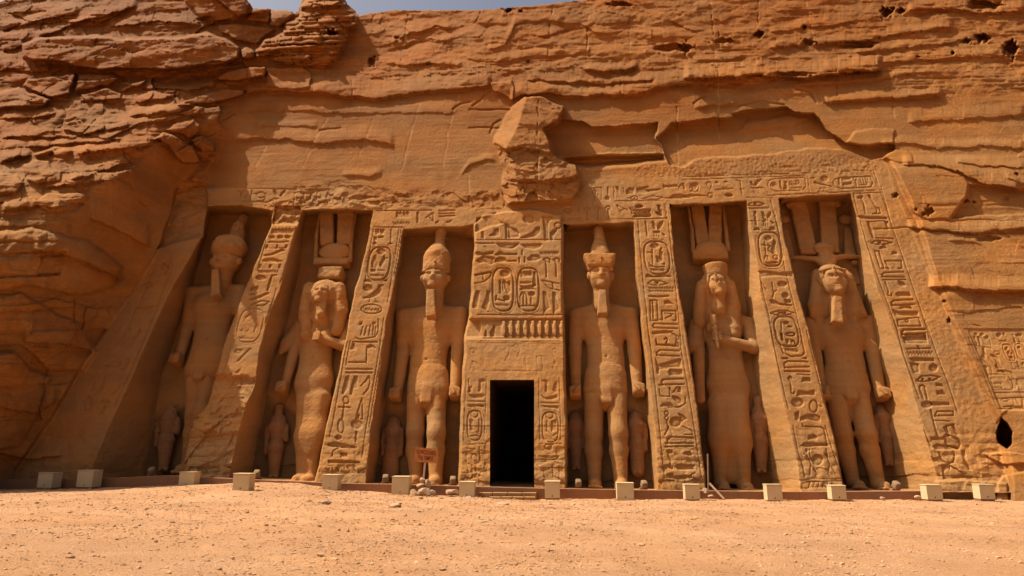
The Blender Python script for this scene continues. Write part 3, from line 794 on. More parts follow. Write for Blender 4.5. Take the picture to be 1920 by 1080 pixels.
glyphs(420, 380, 3.857, .085, """
l 5 328 186 290 330 245 480; l 5 520 180 470 380 405 590; l 5 540 160 500 340 440 500
p 348 192 360 186 362 196 380 184 384 196 402 184 408 196 428 184 432 196 452 184 458 196 478 184 484 196 504 188 496 226 342 224
e 348 250 22 13; e 408 248 22 14; e 460 248 20 13; p 318 290 330 280 400 284 470 276 472 284 400 292
p 304 306 322 306 318 336 302 336; p 382 304 392 304 388 334 376 334; p 446 304 464 304 458 330 442 332; l 4 322 332 376 332; l 4 392 330 444 330
p 288 378 340 370 420 336 444 342 440 352 400 362 350 384 290 388; p 272 422 310 406 360 404 428 422 380 434 320 436
p 254 446 274 446 268 474 252 474; p 330 446 346 446 342 476 326 476; p 400 446 416 446 410 474 394 476; w 244 500 392 500 8 10
e 268 544 38 20; p 330 560 346 524 400 520 356 532 340 590 320 640 308 640; p 192 636 206 610 250 606 248 634; p 188 660 230 662 226 668 186 668
p 180 704 240 680 300 656 328 648 322 660 270 690 200 708; l 7 196 742 270 712 330 716 290 744 240 746; l 5 380 620 350 720 300 870
""")
glyphs(420, 380, 3.857, .040, """
c 190 890 88 120 -.22 8; p 150 832 190 800 230 786 200 808 160 838; p 222 840 236 832 230 862 222 862; p 232 880 242 876 226 936 214 938; p 118 930 140 908 130 934; p 158 930 186 912 172 934; w 110 980 210 985 6 6
""")
glyphs(330, 630, 3.857, .045, """
l 9 398 84 360 224; p 420 112 440 94 484 92 480 116 460 134 430 128; p 436 186 530 90 552 86 500 140 460 184; l 8 352 232 332 288; p 372 300 410 262 400 296; p 424 264 470 236 450 280
l 5 250 524 310 528 400 490; p 300 640 318 580 340 560 326 600 316 640; p 350 600 384 580 380 614
r 230 694 22 24 8; l 10 222 724 190 810; l 9 170 736 260 722; l 6 340 664 308 724; l 6 340 664 342 726; p 462 546 480 600 462 690 456 690 468 600
p 220 940 244 936 240 952 220 952; l 5 180 910 260 918; l 5 170 1000 186 980 196 1000; l 5 206 980 206 1002; l 5 220 980 240 1000; l 5 256 980 256 1002; l 5 270 984 300 984 280 1002; l 5 310 980 330 1000
""")
glyphs(150, 430, 2.298, .075, """
l 5 320 170 250 330 180 470; l 5 400 150 330 340 240 560 150 760; p 330 200 350 150 390 110 392 140 370 190; l 5 345 150 372 195; l 5 355 140 385 170; e 290 238 20 14
p 222 368 228 338 320 330 320 336 236 344 232 366; p 284 358 310 352 306 362; p 200 428 220 424 214 434; p 226 470 258 424 262 440 236 474; l 4 150 505 175 480; l 4 172 510 186 488; l 4 186 512 200 488; l 4 200 514 214 488; l 4 216 510 224 488
p 104 578 160 566 180 572 170 590 110 592; p 172 606 208 548 212 566 190 608; p 40 700 70 650 60 690; p 72 706 110 636 96 690; l 4 180 666 136 716; r 32 750 14 30 5; p 84 802 104 760 112 764 96 800; e 110 740 16 10
""")
# first and second pillars right of the door
glyphs(1180, 380, 4.0, .085, """
l 5 66 130 80 330 110 640 158 1080; l 5 292 130 340 560 372 880 392 1080; l 4 274 12 284 120; l 5 30 126 286 118; l 4 322 300 362 640
e 72 30 28 12; l 8 8 40 24 70 20 82; l 7 30 62 158 60; w 30 74 150 74 5 4; l 7 30 86 160 86; p 24 112 40 98 160 98 160 106 50 108
p 214 22 236 20 230 46 246 64 246 104 220 100 196 78 200 66 220 76
p 118 136 128 136 138 256 130 256; p 168 142 182 136 204 180 200 204 180 196; p 210 180 226 148 254 136 250 166 228 200 208 204; p 178 212 232 212 228 232 182 230; p 244 226 262 236 272 250 254 244; l 4 188 236 184 254; l 4 206 236 204 256; l 4 222 236 222 256
c 208 414 94 122 .10 12; e 190 324 32 21; l 9 172 352 178 460; l 6 136 374 172 376; p 228 362 244 334 250 340 236 376 250 364 252 444 210 450 200 400 226 406; l 8 160 470 200 484 266 482; l 6 148 452 152 478 174 480; p 246 458 270 452 266 472; w 162 506 262 508 7 9
p 122 548 140 536 180 552 260 540 316 550 312 560 190 562 124 560
l 6 138 606 176 582 230 586 288 608 230 620 176 620 138 606; p 190 592 222 590 218 614 202 612; w 148 642 330 642 9 8; w 146 664 330 664 9 7; p 142 700 160 694 220 702 290 694 310 704 240 714 150 710
l 10 156 734 162 886 216 884 208 732 156 734; p 170 744 180 744 186 870 176 872; p 262 744 290 730 334 762 264 762; l 11 232 876 250 880 244 812 350 812 352 884 330 884; l 5 264 830 330 834 270 870 318 850
l 10 360 914 190 908 176 924 186 938; l 9 186 940 362 946; p 172 966 200 970 260 958 330 966 300 982 176 988
l 9 200 1030 206 1064 350 1070 356 1000 320 980; l 6 262 1030 280 1016 290 1034 272 1066
""")
glyphs(1200, 630, 3.724, .085, """
l 5 66 0 92 220 130 560 172 990; l 5 270 0 330 330 380 640 430 990; l 4 300 0 356 300
l 9 114 20 118 64 270 72 264 20; l 6 172 24 184 12 194 26 184 44 204 70
l 10 274 104 140 100 118 116 118 136; l 9 118 136 276 142; p 108 152 130 200 280 158 288 160 286 224 122 224 112 200
p 116 228 134 224 134 266 120 264; l 9 134 230 196 228; p 204 232 294 234 300 276 206 276 200 256; l 12 304 300 166 304 150 318 158 340; l 11 136 342 306 338
l 7 134 370 144 420 212 424 206 362; l 8 206 362 230 400 260 360; p 268 356 286 358 290 396 262 392; p 222 420 258 420 286 440 296 470 266 478 236 450; p 142 494 160 468 216 466 236 494; l 7 200 500 280 498 320 470 318 430
r 186 540 14 14 7; r 188 574 13 13 7; l 9 188 590 200 640 176 690; l 9 196 630 230 690; e 250 602 40 38; p 266 540 300 550 330 580 296 604 276 560; l 6 290 630 360 660 370 690 310 690
l 10 370 712 216 704 192 720 196 744; l 11 180 750 372 750; l 12 180 774 370 770
e 208 808 22 16; l 9 196 830 218 880 206 920 224 928 226 906; p 296 824 316 808 352 806 372 832 340 838; p 244 912 262 894 380 902 384 934 270 938
p 196 964 226 956 238 980 360 972 354 1000 240 1004 226 1000 208 996; l 6 384 958 362 966 356 990 392 996; l 4 150 1010 420 1004
""")
glyphs(1385, 365, 3.927, .085, """
l 5 58 260 90 440 110 470; l 5 32 60 52 160; l 5 236 40 296 280 340 540 420 860 450 1000; l 4 262 110 318 380; l 5 160 620 220 880 256 1080; l 4 60 24 250 24
l 6 66 82 100 58 150 56 192 70 150 82 66 82; e 122 68 12 8; w 70 104 222 100 10 6
p 108 122 128 120 136 226 124 226; p 166 128 182 122 204 160 200 190 178 180; p 206 160 224 130 242 128 236 158 212 184; p 166 196 204 178 220 194 190 204; p 232 190 262 210 250 220; l 4 184 208 184 228; l 4 200 208 200 230; l 4 216 208 218 230; l 4 30 192 160 196
p 110 264 124 242 152 246 162 266; p 222 264 238 238 266 242 272 262
c 232 404 82 126 .10 12; e 216 322 27 20; l 8 192 350 202 440; l 7 168 370 200 372; p 240 400 262 330 278 348 268 390 278 436 250 438; l 7 212 372 234 380 214 404 250 436; l 7 190 476 196 452 214 452 218 474; r 272 462 17 17 7; p 196 500 280 492 296 506 210 510; w 196 520 296 518 8 5
p 136 566 200 560 300 576 396 566 402 606 260 598 160 612
e 322 660 34 22; l 9 246 648 260 730 250 756; l 7 262 716 282 704; e 344 742 26 22; p 336 770 384 776 386 798 340 800; p 232 776 250 770 300 800 396 812 390 820 280 816 240 800; l 7 166 640 204 700
l 7 236 870 300 856 360 858 408 872 360 886 290 890 236 876; p 290 868 350 866 350 876 290 880
c 352 1010 84 110 .18 12; e 350 946 22 14; l 9 314 940 318 1000; p 366 960 396 972 390 982 360 976; r 380 1030 34 12 7; p 306 1010 322 1020 330 1076 314 1076
""")
glyphs(1430, 620, 3.6, .085, """
l 5 56 0 106 240 176 530; l 4 44 40 70 140; l 5 206 640 240 820 290 980; l 5 296 0 340 180 420 500; l 4 320 60 360 230; l 5 422 640 470 800 530 980; l 5 400 512 372 506
l 10 88 0 140 150 190 176 264 170 284 150 260 40 252 0; r 194 26 26 12 7; p 118 20 134 20 144 70 128 66; p 156 60 176 62 176 90 160 90; p 186 62 210 66 200 92; p 206 60 230 90 214 92; l 7 140 100 236 104; w 152 130 240 140 8 9; e 150 188 24 8; p 262 186 296 178 300 196
l 10 306 210 166 208 146 224 152 250; l 9 150 250 314 244; l 12 152 274 316 278
l 9 186 310 172 322 190 350 194 420 212 428 216 412; r 188 318 10 8 6; p 262 346 272 316 318 318 328 346; l 5 230 294 320 300; p 230 440 242 402 300 410 348 400 352 436 290 434
e 236 486 42 34; r 344 510 26 42 9; p 216 556 246 542 248 600 222 606; p 252 586 300 566 352 560 390 580 388 616 350 614 300 600 254 610
l 8 268 632 270 648 390 650 414 664 422 700 436 770; p 304 736 310 706 348 698 364 712 366 736; p 258 776 280 754 440 762 438 778 300 784
e 370 874 38 40; l 6 296 806 304 850 326 900 374 976; l 6 316 800 322 850 330 880; l 6 326 900 318 976; l 6 282 830 300 850; l 6 430 800 434 850 452 900 494 970; l 6 452 900 442 974; l 6 418 830 440 850; l 5 270 920 282 984; r 296 808 7 9 5; r 432 836 7 9 5
l 4 300 1020 540 1016; l 4 320 1024 310 1060; l 4 350 1024 340 1060; l 4 380 1024 372 1060; l 4 410 1024 402 1060; l 4 440 1024 434 1060; l 4 470 1024 464 1060
""")
glyphs(1590, 350, 3.724, .085, """
l 5 232 0 300 250 400 540 520 890 570 1060; l 4 40 50 70 190; l 5 86 240 140 430 220 660 330 960 370 1060; l 4 36 48 238 40
p 64 72 84 62 106 66 100 80 84 88 70 84; l 9 94 84 112 120 122 188; p 136 60 152 56 206 146 210 156 196 154; l 7 206 150 200 188 174 190; l 7 216 150 232 186 206 190
p 56 210 90 204 130 210 270 212 276 228 150 232 70 224
p 134 248 150 252 176 310 186 364 172 364 150 310; p 254 242 284 240 276 262 288 298 270 298 262 266; l 7 188 360 320 364; l 5 130 246 260 240
l 7 164 394 196 378 250 378 310 392 250 404 196 406 164 394; e 220 392 14 12; p 218 434 234 414 260 414 272 436; p 302 472 316 450 340 456 348 472
l 9 186 450 226 574 254 574 216 452 186 450; l 9 264 568 290 574 258 520 372 518 380 570 352 570
l 9 388 596 256 600 238 616 244 628; l 8 240 630 398 632; l 8 244 652 404 650; l 8 260 666 284 720 280 762 306 764 304 748; p 350 660 384 664 410 690 390 704 362 690
p 330 752 346 738 430 740 446 766 346 770; l 10 456 790 320 796 302 810 310 828; l 9 308 830 466 822; p 356 852 376 832 440 836 452 856; p 306 856 350 870 490 870 492 906 330 900
l 9 346 930 350 974 512 974 494 914; l 8 346 930 490 912; l 9 536 996 388 996 372 1012 380 1030; l 9 378 1032 540 1028; p 380 1050 420 1036 540 1034 552 1076 390 1076; r 412 936 10 10 6
""")
glyphs(1650, 600, 3.375, .085, """
l 5 286 0 340 160 430 400 490 580; l 5 90 0 150 220 250 500; l 5 250 620 320 800; 
l 10 286 60 152 66 134 84 142 112; l 8 142 92 290 84; p 144 110 180 100 250 108 292 92 304 150 156 150
l 7 168 184 320 180; l 9 238 164 250 186; w 176 212 330 210 8 11; p 186 244 204 238 340 242 346 262 210 266
p 188 270 206 268 244 278 252 334 214 338; e 338 304 28 26; l 8 230 384 262 356 320 352 382 362 330 384 262 390 230 384; e 270 374 8 8; e 314 374 8 8
l 9 276 500 254 440 252 420 268 412 284 424 300 500; p 352 418 356 400 390 404 402 424; p 362 474 358 448 396 444 418 474
e 296 538 34 24; p 310 520 434 520 444 540 330 544; l 12 322 570 344 660 366 738; l 8 346 608 360 580 462 578 466 604 350 608; l 5 336 636 440 640
p 400 680 420 668 446 734 428 736; p 448 668 466 662 500 726 484 732; l 10 420 672 470 660; p 396 740 420 720 500 750 516 790 500 820 420 800; p 320 740 400 744 400 764 326 760; p 336 800 360 784 480 800 500 822 350 822
l 10 372 840 394 890 430 914 462 900 474 864 466 830; p 516 826 536 826 546 880 580 950 560 950 528 890; p 390 920 440 916 520 960 540 1000 400 1010; l 6 440 920 440 950
l 4 590 30 640 40
""")
# portal
glyphs(860, 380, 3.859, .095, """
p 164 214 180 208 190 240 186 262 166 256; p 218 240 250 222 262 192 292 186 294 242; p 336 150 352 150 354 262 340 262; p 352 152 380 180 420 190 442 220 436 254 360 258; e 510 118 44 34
p 440 258 480 240 540 210 560 180 588 176 590 220 560 246 500 258; p 604 98 680 96 682 120 656 140 650 190 658 278 622 278 616 180; p 664 272 660 220 690 196 720 180 712 210 690 240 684 274; r 720 166 24 20 8
l 8 110 294 258 294; l 7 186 318 196 320; p 270 294 436 294 410 330 360 340 300 326; p 446 300 606 296 590 326 540 340 480 330; l 5 436 300 380 332
p 106 380 130 356 180 364 252 350 252 372 180 382 118 388; p 262 376 300 350 330 366 424 368 424 380 270 384; l 11 460 346 460 376; w 590 368 722 366 8 12
p 122 420 180 384 262 396 250 420 262 440 230 452 190 434 150 440; p 262 410 300 390 342 402 346 420 420 416 420 428 300 430 262 432; l 11 440 400 440 432; l 10 478 396 478 430; p 496 406 530 376 580 378 598 404 560 424 510 424
l 10 636 540 632 430 614 412 640 402 662 414 658 432; l 10 708 540 704 430 686 414 710 402 732 414 728 430
l 6 116 584 182 574 228 540 240 506 180 516 116 520; l 8 176 520 180 560; p 118 520 230 496 236 510 180 520 120 532; l 6 604 566 650 618 734 636; l 8 604 564 726 586; l 8 682 580 684 618
p 102 764 110 690 130 636 152 640 150 690 136 764; p 168 760 196 690 206 636 228 640 222 720 206 784 220 786 216 794 190 776; p 616 806 610 640 634 646 650 700 664 764 630 782; p 684 808 680 644 702 652 718 720 734 770 700 786
c 322 628 76 156 .0 13; e 336 512 36 27; p 292 566 306 556 308 660 296 660; p 318 570 330 556 350 580 372 566 378 640 354 664 334 620; l 6 316 580 320 640; p 266 672 276 668 280 700 262 716; e 346 690 24 18; l 8 280 700 330 712 370 700; w 264 740 360 744 6 9
c 504 628 78 156 .0 13; p 446 500 456 490 464 504 476 490 484 504 496 490 504 504 520 492 530 506 530 534 448 536; p 540 500 556 500 562 600 536 600; w 446 580 526 580 6 7; p 440 600 470 606 560 590 566 602 540 612 560 630 440 632 460 618; 
l 9 446 736 444 680 462 650; l 9 470 736 470 650; l 9 494 736 494 680 478 650; e 530 662 24 18; l 10 526 690 526 732; l 10 434 748 556 746
l 5 748 120 746 800; l 6 140 812 760 812; l 5 130 980 760 984; l 4 118 270 746 268
p 186 970 192 930 202 920 206 970; p 228 940 262 880 266 900 260 974 232 974
""")
for k in range(9):                                                          # the row of rearing cobras
    cx = 945 + 13.6*k
    raise_poly([(cx - 1.5, 631), (cx - 5.5, 624), (cx - 6, 614), (cx - 3.5, 606), (cx - 4.5, 602), (cx + 1, 599), (cx + 4, 603), (cx + 4.5, 612), (cx + 4.5, 622), (cx + 3, 631)], .13, 2.2)
glyphs(850, 620, 3.484, .035, """
l 5 94 70 700 70; l 4 120 80 700 84; l 5 106 150 130 200 106 264; l 5 130 200 140 260; r 122 130 14 14 5; l 5 120 200 160 214; l 4 150 120 126 150; l 5 356 180 370 110 410 90; l 5 420 170 440 120 420 90; l 5 340 200 350 170; l 5 470 180 480 250; l 5 546 170 552 260; l 5 580 166 584 250; l 5 650 250 664 200 650 160; l 5 664 200 686 250; r 664 130 12 14 5; w 190 264 600 264 20 4; l 4 370 120 420 150; l 4 540 170 600 166
""")
glyphs(850, 620, 3.484, .055, """
l 4 86 300 66 720; l 4 218 300 204 720; l 4 560 310 566 720; l 4 694 310 704 720; l 4 66 744 220 736; l 4 560 740 710 740
l 9 100 316 106 380 104 400; p 104 370 124 360 120 400 98 404; p 166 320 206 316 208 334 186 336 180 400 166 400 172 340; p 90 400 110 420 190 416 206 420 190 444 120 444; l 7 96 462 204 464; p 90 490 120 482 200 486 196 496 140 500 116 506; p 160 490 200 486 200 506
r 140 546 24 22 9; c 140 620 48 96 -.02 8; p 106 580 126 582 130 640 140 656 112 652; l 8 168 580 166 660; l 7 110 690 150 684 176 694; l 5 150 660 180 690
p 574 324 610 320 618 330 614 400 600 400 602 340; p 650 390 660 350 676 330 680 400 660 404; p 576 420 600 440 680 420 682 444 640 452 590 448; l 7 570 470 690 474; p 570 490 690 490 690 520 660 506 600 500
r 630 552 24 22 9; c 634 630 52 98 .02 8; l 7 612 590 610 660; p 640 590 676 580 674 650 640 660; l 7 620 660 650 690 676 670; w 600 712 680 714 5 5
l 5 84 800 86 860; l 5 90 770 150 776; r 138 830 18 24 7; l 6 170 760 176 850; l 5 90 880 100 930; l 5 120 880 126 960; l 5 150 880 146 920; r 620 760 22 16 7; l 5 560 820 620 830 690 820; l 6 590 900 596 960; l 6 650 890 652 960; l 6 690 890 694 960; l 5 580 900 720 896; w 80 960 180 940 4 14
""")
for a, b in ((866, 800), (864, 851), (1005, 800), (1004, 862)):
    carve_line([(a, b), (a + 54, b - 1)], 1.0, .03)
# friezes
glyphs(1040, 330, 7.385, .075, """
l 6 840 346 1520 344; l 6 120 630 540 600 1080 596; l 7 90 480 90 650; l 8 520 170 650 162 656 330; r 548 225 24 28 14; l 16 556 280 556 344; l 18 738 156 740 260; p 700 320 706 290 740 270 764 300 762 334 720 336; l 8 590 250 612 262; l 10 810 150 830 200 820 260 830 320; p 840 150 880 150 900 230 880 232; l 10 950 160 970 230; p 990 250 990 200 1040 160 1100 170 1100 250; p 1130 170 1300 140 1310 160 1230 190 1480 176 1430 200 1240 240 1150 230
r 1106 306 46 28 12; e 1106 306 12 10; l 7 1010 300 1060 312; l 8 1210 320 1350 280 1500 300 1420 330 1230 330; p 1500 110 1530 130 1700 120 1700 150 1540 160 1510 176; l 16 1720 160 1764 110 1800 180; p 1580 316 1640 260 1740 250 1830 280 1760 316; l 8 1520 310 1880 300
e 185 470 56 40; p 320 430 346 428 350 488 324 490; l 16 412 470 424 436 468 430 490 450 480 470; l 22 452 470 456 600; l 16 556 466 570 430 616 426 638 446 626 466; l 22 600 466 606 610; l 16 706 456 720 426 760 420 776 440 764 460; l 22 742 460 752 586; w 120 606 370 586 8 14
p 856 402 876 402 890 450 930 520 910 510; l 8 866 400 970 460 920 480; l 8 960 450 1010 470
p 1110 434 1130 400 1170 388 1220 410 1230 434; l 12 1044 440 1070 500; l 12 1076 430 1094 480; l 10 1060 515 1110 520; l 12 1110 468 1330 464; w 1120 486 1330 486 6 12; l 12 1110 510 1330 506; p 1090 560 1110 540 1340 536 1338 572 1110 578
p 1410 412 1440 402 1468 410 1460 450 1480 490 1496 556 1450 550 1400 500 1416 496 1446 524 1440 450; l 8 1518 390 1550 600
""")
glyphs(1280, 310, 4.8, .065, """
l 5 0 105 500 88 1000 76 1740 42; l 5 0 132 480 116 1100 92; l 5 760 272 1500 238 1800 222; l 5 1720 42 1860 470; l 5 1720 70 1770 205; l 6 1706 74 1756 206
p 0 160 14 160 26 214 16 216; r 106 200 40 40 8; e 104 198 26 34; l 5 66 160 80 180; l 5 140 166 128 186; l 5 70 240 86 226; l 5 146 240 130 226; l 8 244 226 214 172 226 152 252 152 264 172 246 226; r 250 268 22 20 7; p 286 164 300 146 322 148 332 162; p 366 158 380 142 402 142 414 154; l 6 360 196 376 206 394 196; l 8 294 220 454 210; p 380 266 400 250 440 256 450 280 410 284
l 10 516 140 540 268; l 7 480 136 510 140; l 6 516 220 556 216
p 606 150 622 140 644 180 634 190 616 180; p 634 186 672 130 718 124 700 144 660 190; p 600 204 650 198 690 196 688 212 640 214; l 7 690 200 740 206 770 244; l 5 640 220 644 262; l 5 656 220 660 264; l 5 672 220 676 264; l 5 690 216 690 260
r 824 180 30 24 9; e 824 180 22 17; p 868 140 884 138 896 216 884 218; p 916 140 940 150 946 220 900 216 920 190; l 6 964 166 970 142 986 150 984 164; l 6 968 170 1068 168; r 1036 148 16 14 6; w 968 210 1070 204 8 7
l 7 1090 110 830 120 778 140 766 180 790 214 840 234 1080 224 1110 190 1104 120; l 5 1128 104 1142 240
e 1276 120 36 26; p 1180 150 1196 140 1210 156 1340 186 1346 194 1216 172 1186 166; l 6 1150 116 1190 114; l 6 1230 234 1240 208 1256 210; l 6 1270 234 1276 204 1300 206; l 6 1220 238 1300 236
l 8 1690 100 1440 108 1370 126 1352 160 1374 196 1430 212 1700 196 1716 150 1690 100; p 1400 116 1414 114 1418 176 1406 178; p 1430 116 1514 108 1514 130 1432 136; p 1440 160 1520 150 1522 172 1440 188; r 1552 118 14 16 7; l 8 1556 140 1570 200; l 6 1600 110 1612 176; l 6 1622 108 1636 176; l 6 1646 106 1660 172; l 6 1670 110 1664 166; l 6 1590 180 1670 174
p 0 276 60 262 150 264 230 276 140 282 20 296; p 380 270 410 258 450 262 452 280 410 290
""")
glyphs(300, 320, 4.174, .065, """
l 6 580 136 1280 152; l 6 340 230 420 270; l 6 600 240 840 250; l 10 636 180 632 224; l 8 600 160 640 166 636 186; l 9 656 160 644 180; l 8 690 190 660 224; l 10 722 156 708 226; l 6 720 186 750 184; r 790 194 34 22 9; l 8 828 180 836 200 810 240 760 242
p 886 154 902 152 924 190 920 210 902 200; p 936 200 950 170 982 152 980 176 950 206; p 880 216 930 214 940 224 890 234; p 840 250 870 228 890 230 860 246; l 6 890 240 890 262; l 6 910 240 912 262
l 9 1046 270 1056 180 1080 168; p 1096 230 1110 200 1116 250 1102 260; l 8 1128 170 1122 240; l 8 1186 166 1176 240; l 8 1230 174 1220 250; p 1120 250 1150 220 1190 190 1170 240; p 1176 270 1210 210 1222 250 1200 276; p 1240 276 1244 244 1262 244 1258 276
p 1310 170 1340 190 1376 176 1350 200 1330 218 1330 200; p 1430 180 1452 168 1478 180 1470 222 1440 222; p 1506 210 1516 196 1700 202 1696 214 1520 232; l 6 1140 290 1350 288
""")
glyphs(640, 0, 2.25, .075, """
p 232 896 240 892 244 900 252 890 258 900 266 890 272 900 280 890 290 898 290 918 232 918; w 218 944 288 942 6 6; p 318 896 328 894 326 940 318 942; l 4 356 920 388 898 388 938 372 916; l 6 414 890 478 888; l 5 414 902 478 900; l 6 416 914 480 910; p 390 944 412 930 408 940; p 436 940 470 926 460 940; l 4 150 890 380 888
""")
glyphs(1790, 600, 6.0, .050, """
l 8 110 106 780 104; l 7 128 120 300 520 480 1000; l 6 420 780 780 786; l 6 440 820 780 816; l 6 460 880 780 876; l 5 450 1004 780 996; l 7 446 826 470 870
e 240 160 22 18; e 306 166 24 20; p 206 184 230 190 236 230 272 280 246 284; p 250 180 280 190 300 280 280 280; e 364 194 20 20; l 8 390 200 410 280; l 6 330 190 350 230; e 496 170 30 26; l 8 560 180 590 210 570 240 500 236; p 540 150 560 150 556 190; p 680 170 720 150 760 160 750 186 700 190; p 650 170 680 210 696 262 670 258; l 8 720 190 740 262; l 6 640 164 660 170
p 312 296 336 300 346 340 358 440 330 440 292 418 316 390; l 9 336 310 410 312 408 330; l 8 296 430 350 480 410 540 426 600; p 326 520 346 510 366 524 374 580 388 640 368 636 350 580; r 476 370 34 20 8; p 400 392 430 386 470 410 496 440 510 490 560 550 470 550 452 520 466 490 450 440; l 9 400 400 440 410
c 612 366 54 92 .35 9; p 560 310 596 300 600 340 568 344; p 590 350 620 344 624 390 600 390; e 640 380 12 12; p 610 410 650 400 664 440 626 446; c 750 360 54 90 .35 9; e 724 310 18 16; l 7 730 340 760 390
p 480 560 560 560 640 580 700 660 746 730 700 740 700 776 650 776 640 700 600 630 560 600 480 590; l 7 570 620 650 776; l 7 380 610 560 616; l 8 410 660 436 760 540 766 520 714 440 718; l 7 640 480 656 550 690 552; r 706 480 10 12 6; l 7 706 494 740 556; l 6 690 530 730 520; e 768 490 12 14
r 570 900 44 16 8; p 530 980 660 960 660 984; l 8 690 890 720 940 740 990; l 8 770 890 770 980; l 6 660 890 670 940
""")
# plain frames of the panels
for q in ([(1110,345),(1111,390)], [(891,396),(905,392),(940,392)]):
    carve_line(q, 1.2, .03)

# ================================================================ mesh of the face
sky_x = [-380,-60,0,8,30,120,400,452,463,471,473,490,506,509,512,530,548,552,558,563,567,583,600,642,652,664,673,680,700,735,830,900,1000,1050,1120,1250,1500,2330]
sky_y = [30,8,3,-2,-10,-24,-24,-14,-1,10,15,15,16,19,19,18,21,25,20,8,-2,-16,-20,-12,8,18,29,27,24,19,18,18,10,4,-3,-20,-24,-24]
YSK = np.interp(XS, sky_x, sky_y) + 1.2*pnoise(XS*0.09, XS*0) + 0.8*pnoise(XS*0.3, XS*0 + 5)
EFF = np.maximum(PY, YSK[None, :])
isky = np.maximum(np.searchsorted(YS, YSK), 0)
above = PY < YSK[None, :]
dsky = D[np.minimum(isky + 1, NR - 1), np.arange(NC)]
D = np.where(above, dsky[None, :], D)
PW = hit(PX, EFF, D)
back = np.where(above, YSK[None, :] - PY, 0.0)
PW[..., 1] += back*0.35
PW[..., 2] -= back*0.05

DOOR = [(918,711),(1001,711),(1001,990),(917,990)]
dm = inside_dist(DOOR, PX, PY) > 0
LAB[dm] = -1

for k, q in enumerate((BOULDER, B_BLOCK, S_TIP, P_ONE, P_TWO, P_THREE, W_ONE, W_TWO, W_THREE, S_ROUND, C_TWO, S_SHELF, K_ONE)):
    setlab(q, 40 + k, 1.0)
CELL = LAB[:-1, :-1].copy()
IDX = np.arange(NR*NC).reshape(NR, NC)
Q4 = np.stack([IDX[:-1, :-1], IDX[1:, :-1], IDX[1:, 1:], IDX[:-1, 1:]], -1)
PWf = PW.reshape(-1, 3)
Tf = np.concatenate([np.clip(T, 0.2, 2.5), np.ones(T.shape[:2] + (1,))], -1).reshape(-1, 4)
def piece(lab, name, mat, parent=None, loc=None):
    q = Q4[CELL == lab]
    if not len(q): return None
    used = np.unique(q)
    inv = np.zeros(NR*NC, np.int64); inv[used] = np.arange(len(used))
    V = PWf[used]
    if loc is None and parent is None:
        m = V.mean(0); loc = (m[0], m[1], V[:, 2].min())
    elif loc is None:
        loc = parent.location
    return newobj(name, V, inv[q], mat, parent, True, loc, Tf[used])

tag(piece(0, "cliff", M_CLIFF, loc=(0, YF, 0)), kind="structure")
temple = thing("rock_cut_temple", "sandstone temple front cut into the cliff, with sloping carved pillars and a dark doorway", "temple", (0, YF, 0))
piece(L_FRIEZE, "frieze", M_CARVED, temple)
portal = piece(L_PORTAL, "portal", M_CARVED, temple)
PLAB = ["eroded plain pillar in shadow at the left end", "pillar with broken uncarved lower half", None, None, None, None]
for k in range(6):
    o = piece(10 + k, "buttress", M_CARVED, temple)
    if PLAB[k]: tag(o, PLAB[k])
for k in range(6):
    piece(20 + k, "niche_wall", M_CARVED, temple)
st = piece(L_STELA, "rock_stela", M_CARVED)
tag(st, "sunken relief panel of a seated figure cut in the rock right of the temple", "stela")
BL = ["large rounded boulder with a dark hole standing on the skyline", "long massive overhanging rock block at upper left under the skyline", "pointed orange slab jutting below the skyline boulder",
      "fractured block under the long overhanging rock", "smaller rounded block beside the fractured block", "low slab at the left edge below the fractured block",
      "wedge shaped rock leaning over the top of the cut wall", "small angular rock at the right of the leaning wedge rock", "weathered cap rock above the leaning wedge rock",
      "small round boulder left of the large skyline boulder", "square block against the sky left of the large boulder", "thin sunlit slab on the sloping shelf",
      "flat broken slab on the left slope above the cut wall"]
BN = ["boulder", "rock_block", "rock_slab", "rock_block", "rock_block", "rock_slab", "rock_wedge", "rock", "rock_block", "boulder", "rock_block", "rock_slab", "rock_slab"]
for k in range(13):
    o = piece(40 + k, BN[k], M_CLIFF)
    if o: tag(o, BL[k], "rock" if k else "boulder", "loose rocks on the cliff")

# the passage behind the doorway
a = fac(hit(917.5, 711, 0.1)); b = fac(hit(1002, 711, 0.1)); c = fac(hit(917.5, 935, 0.1))
fr = [wor(np.array([x, v, 0.14])) for x, v in ((a[0], c[1]), (b[0], c[1]), (b[0], a[1]), (a[0], a[1]))]
bkv = []
for p in fr:
    q = p.copy(); q[1] = YF + 16.0; bkv.append(q)
top_z = max(fr[2][2], fr[3][2])
for q in bkv: q[2] = q[2]
M_DARK = rock_mat("passage stone", (0.10, 0.045, 0.02), (0.14, 0.06, 0.026), (0.18, 0.08, 0.034), bump=0.02)  # rock colour darkened so the unlit passage goes near black
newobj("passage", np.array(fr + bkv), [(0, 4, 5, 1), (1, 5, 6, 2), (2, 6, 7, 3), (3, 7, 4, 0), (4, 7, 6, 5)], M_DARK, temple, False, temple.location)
del T, Tf, Q4
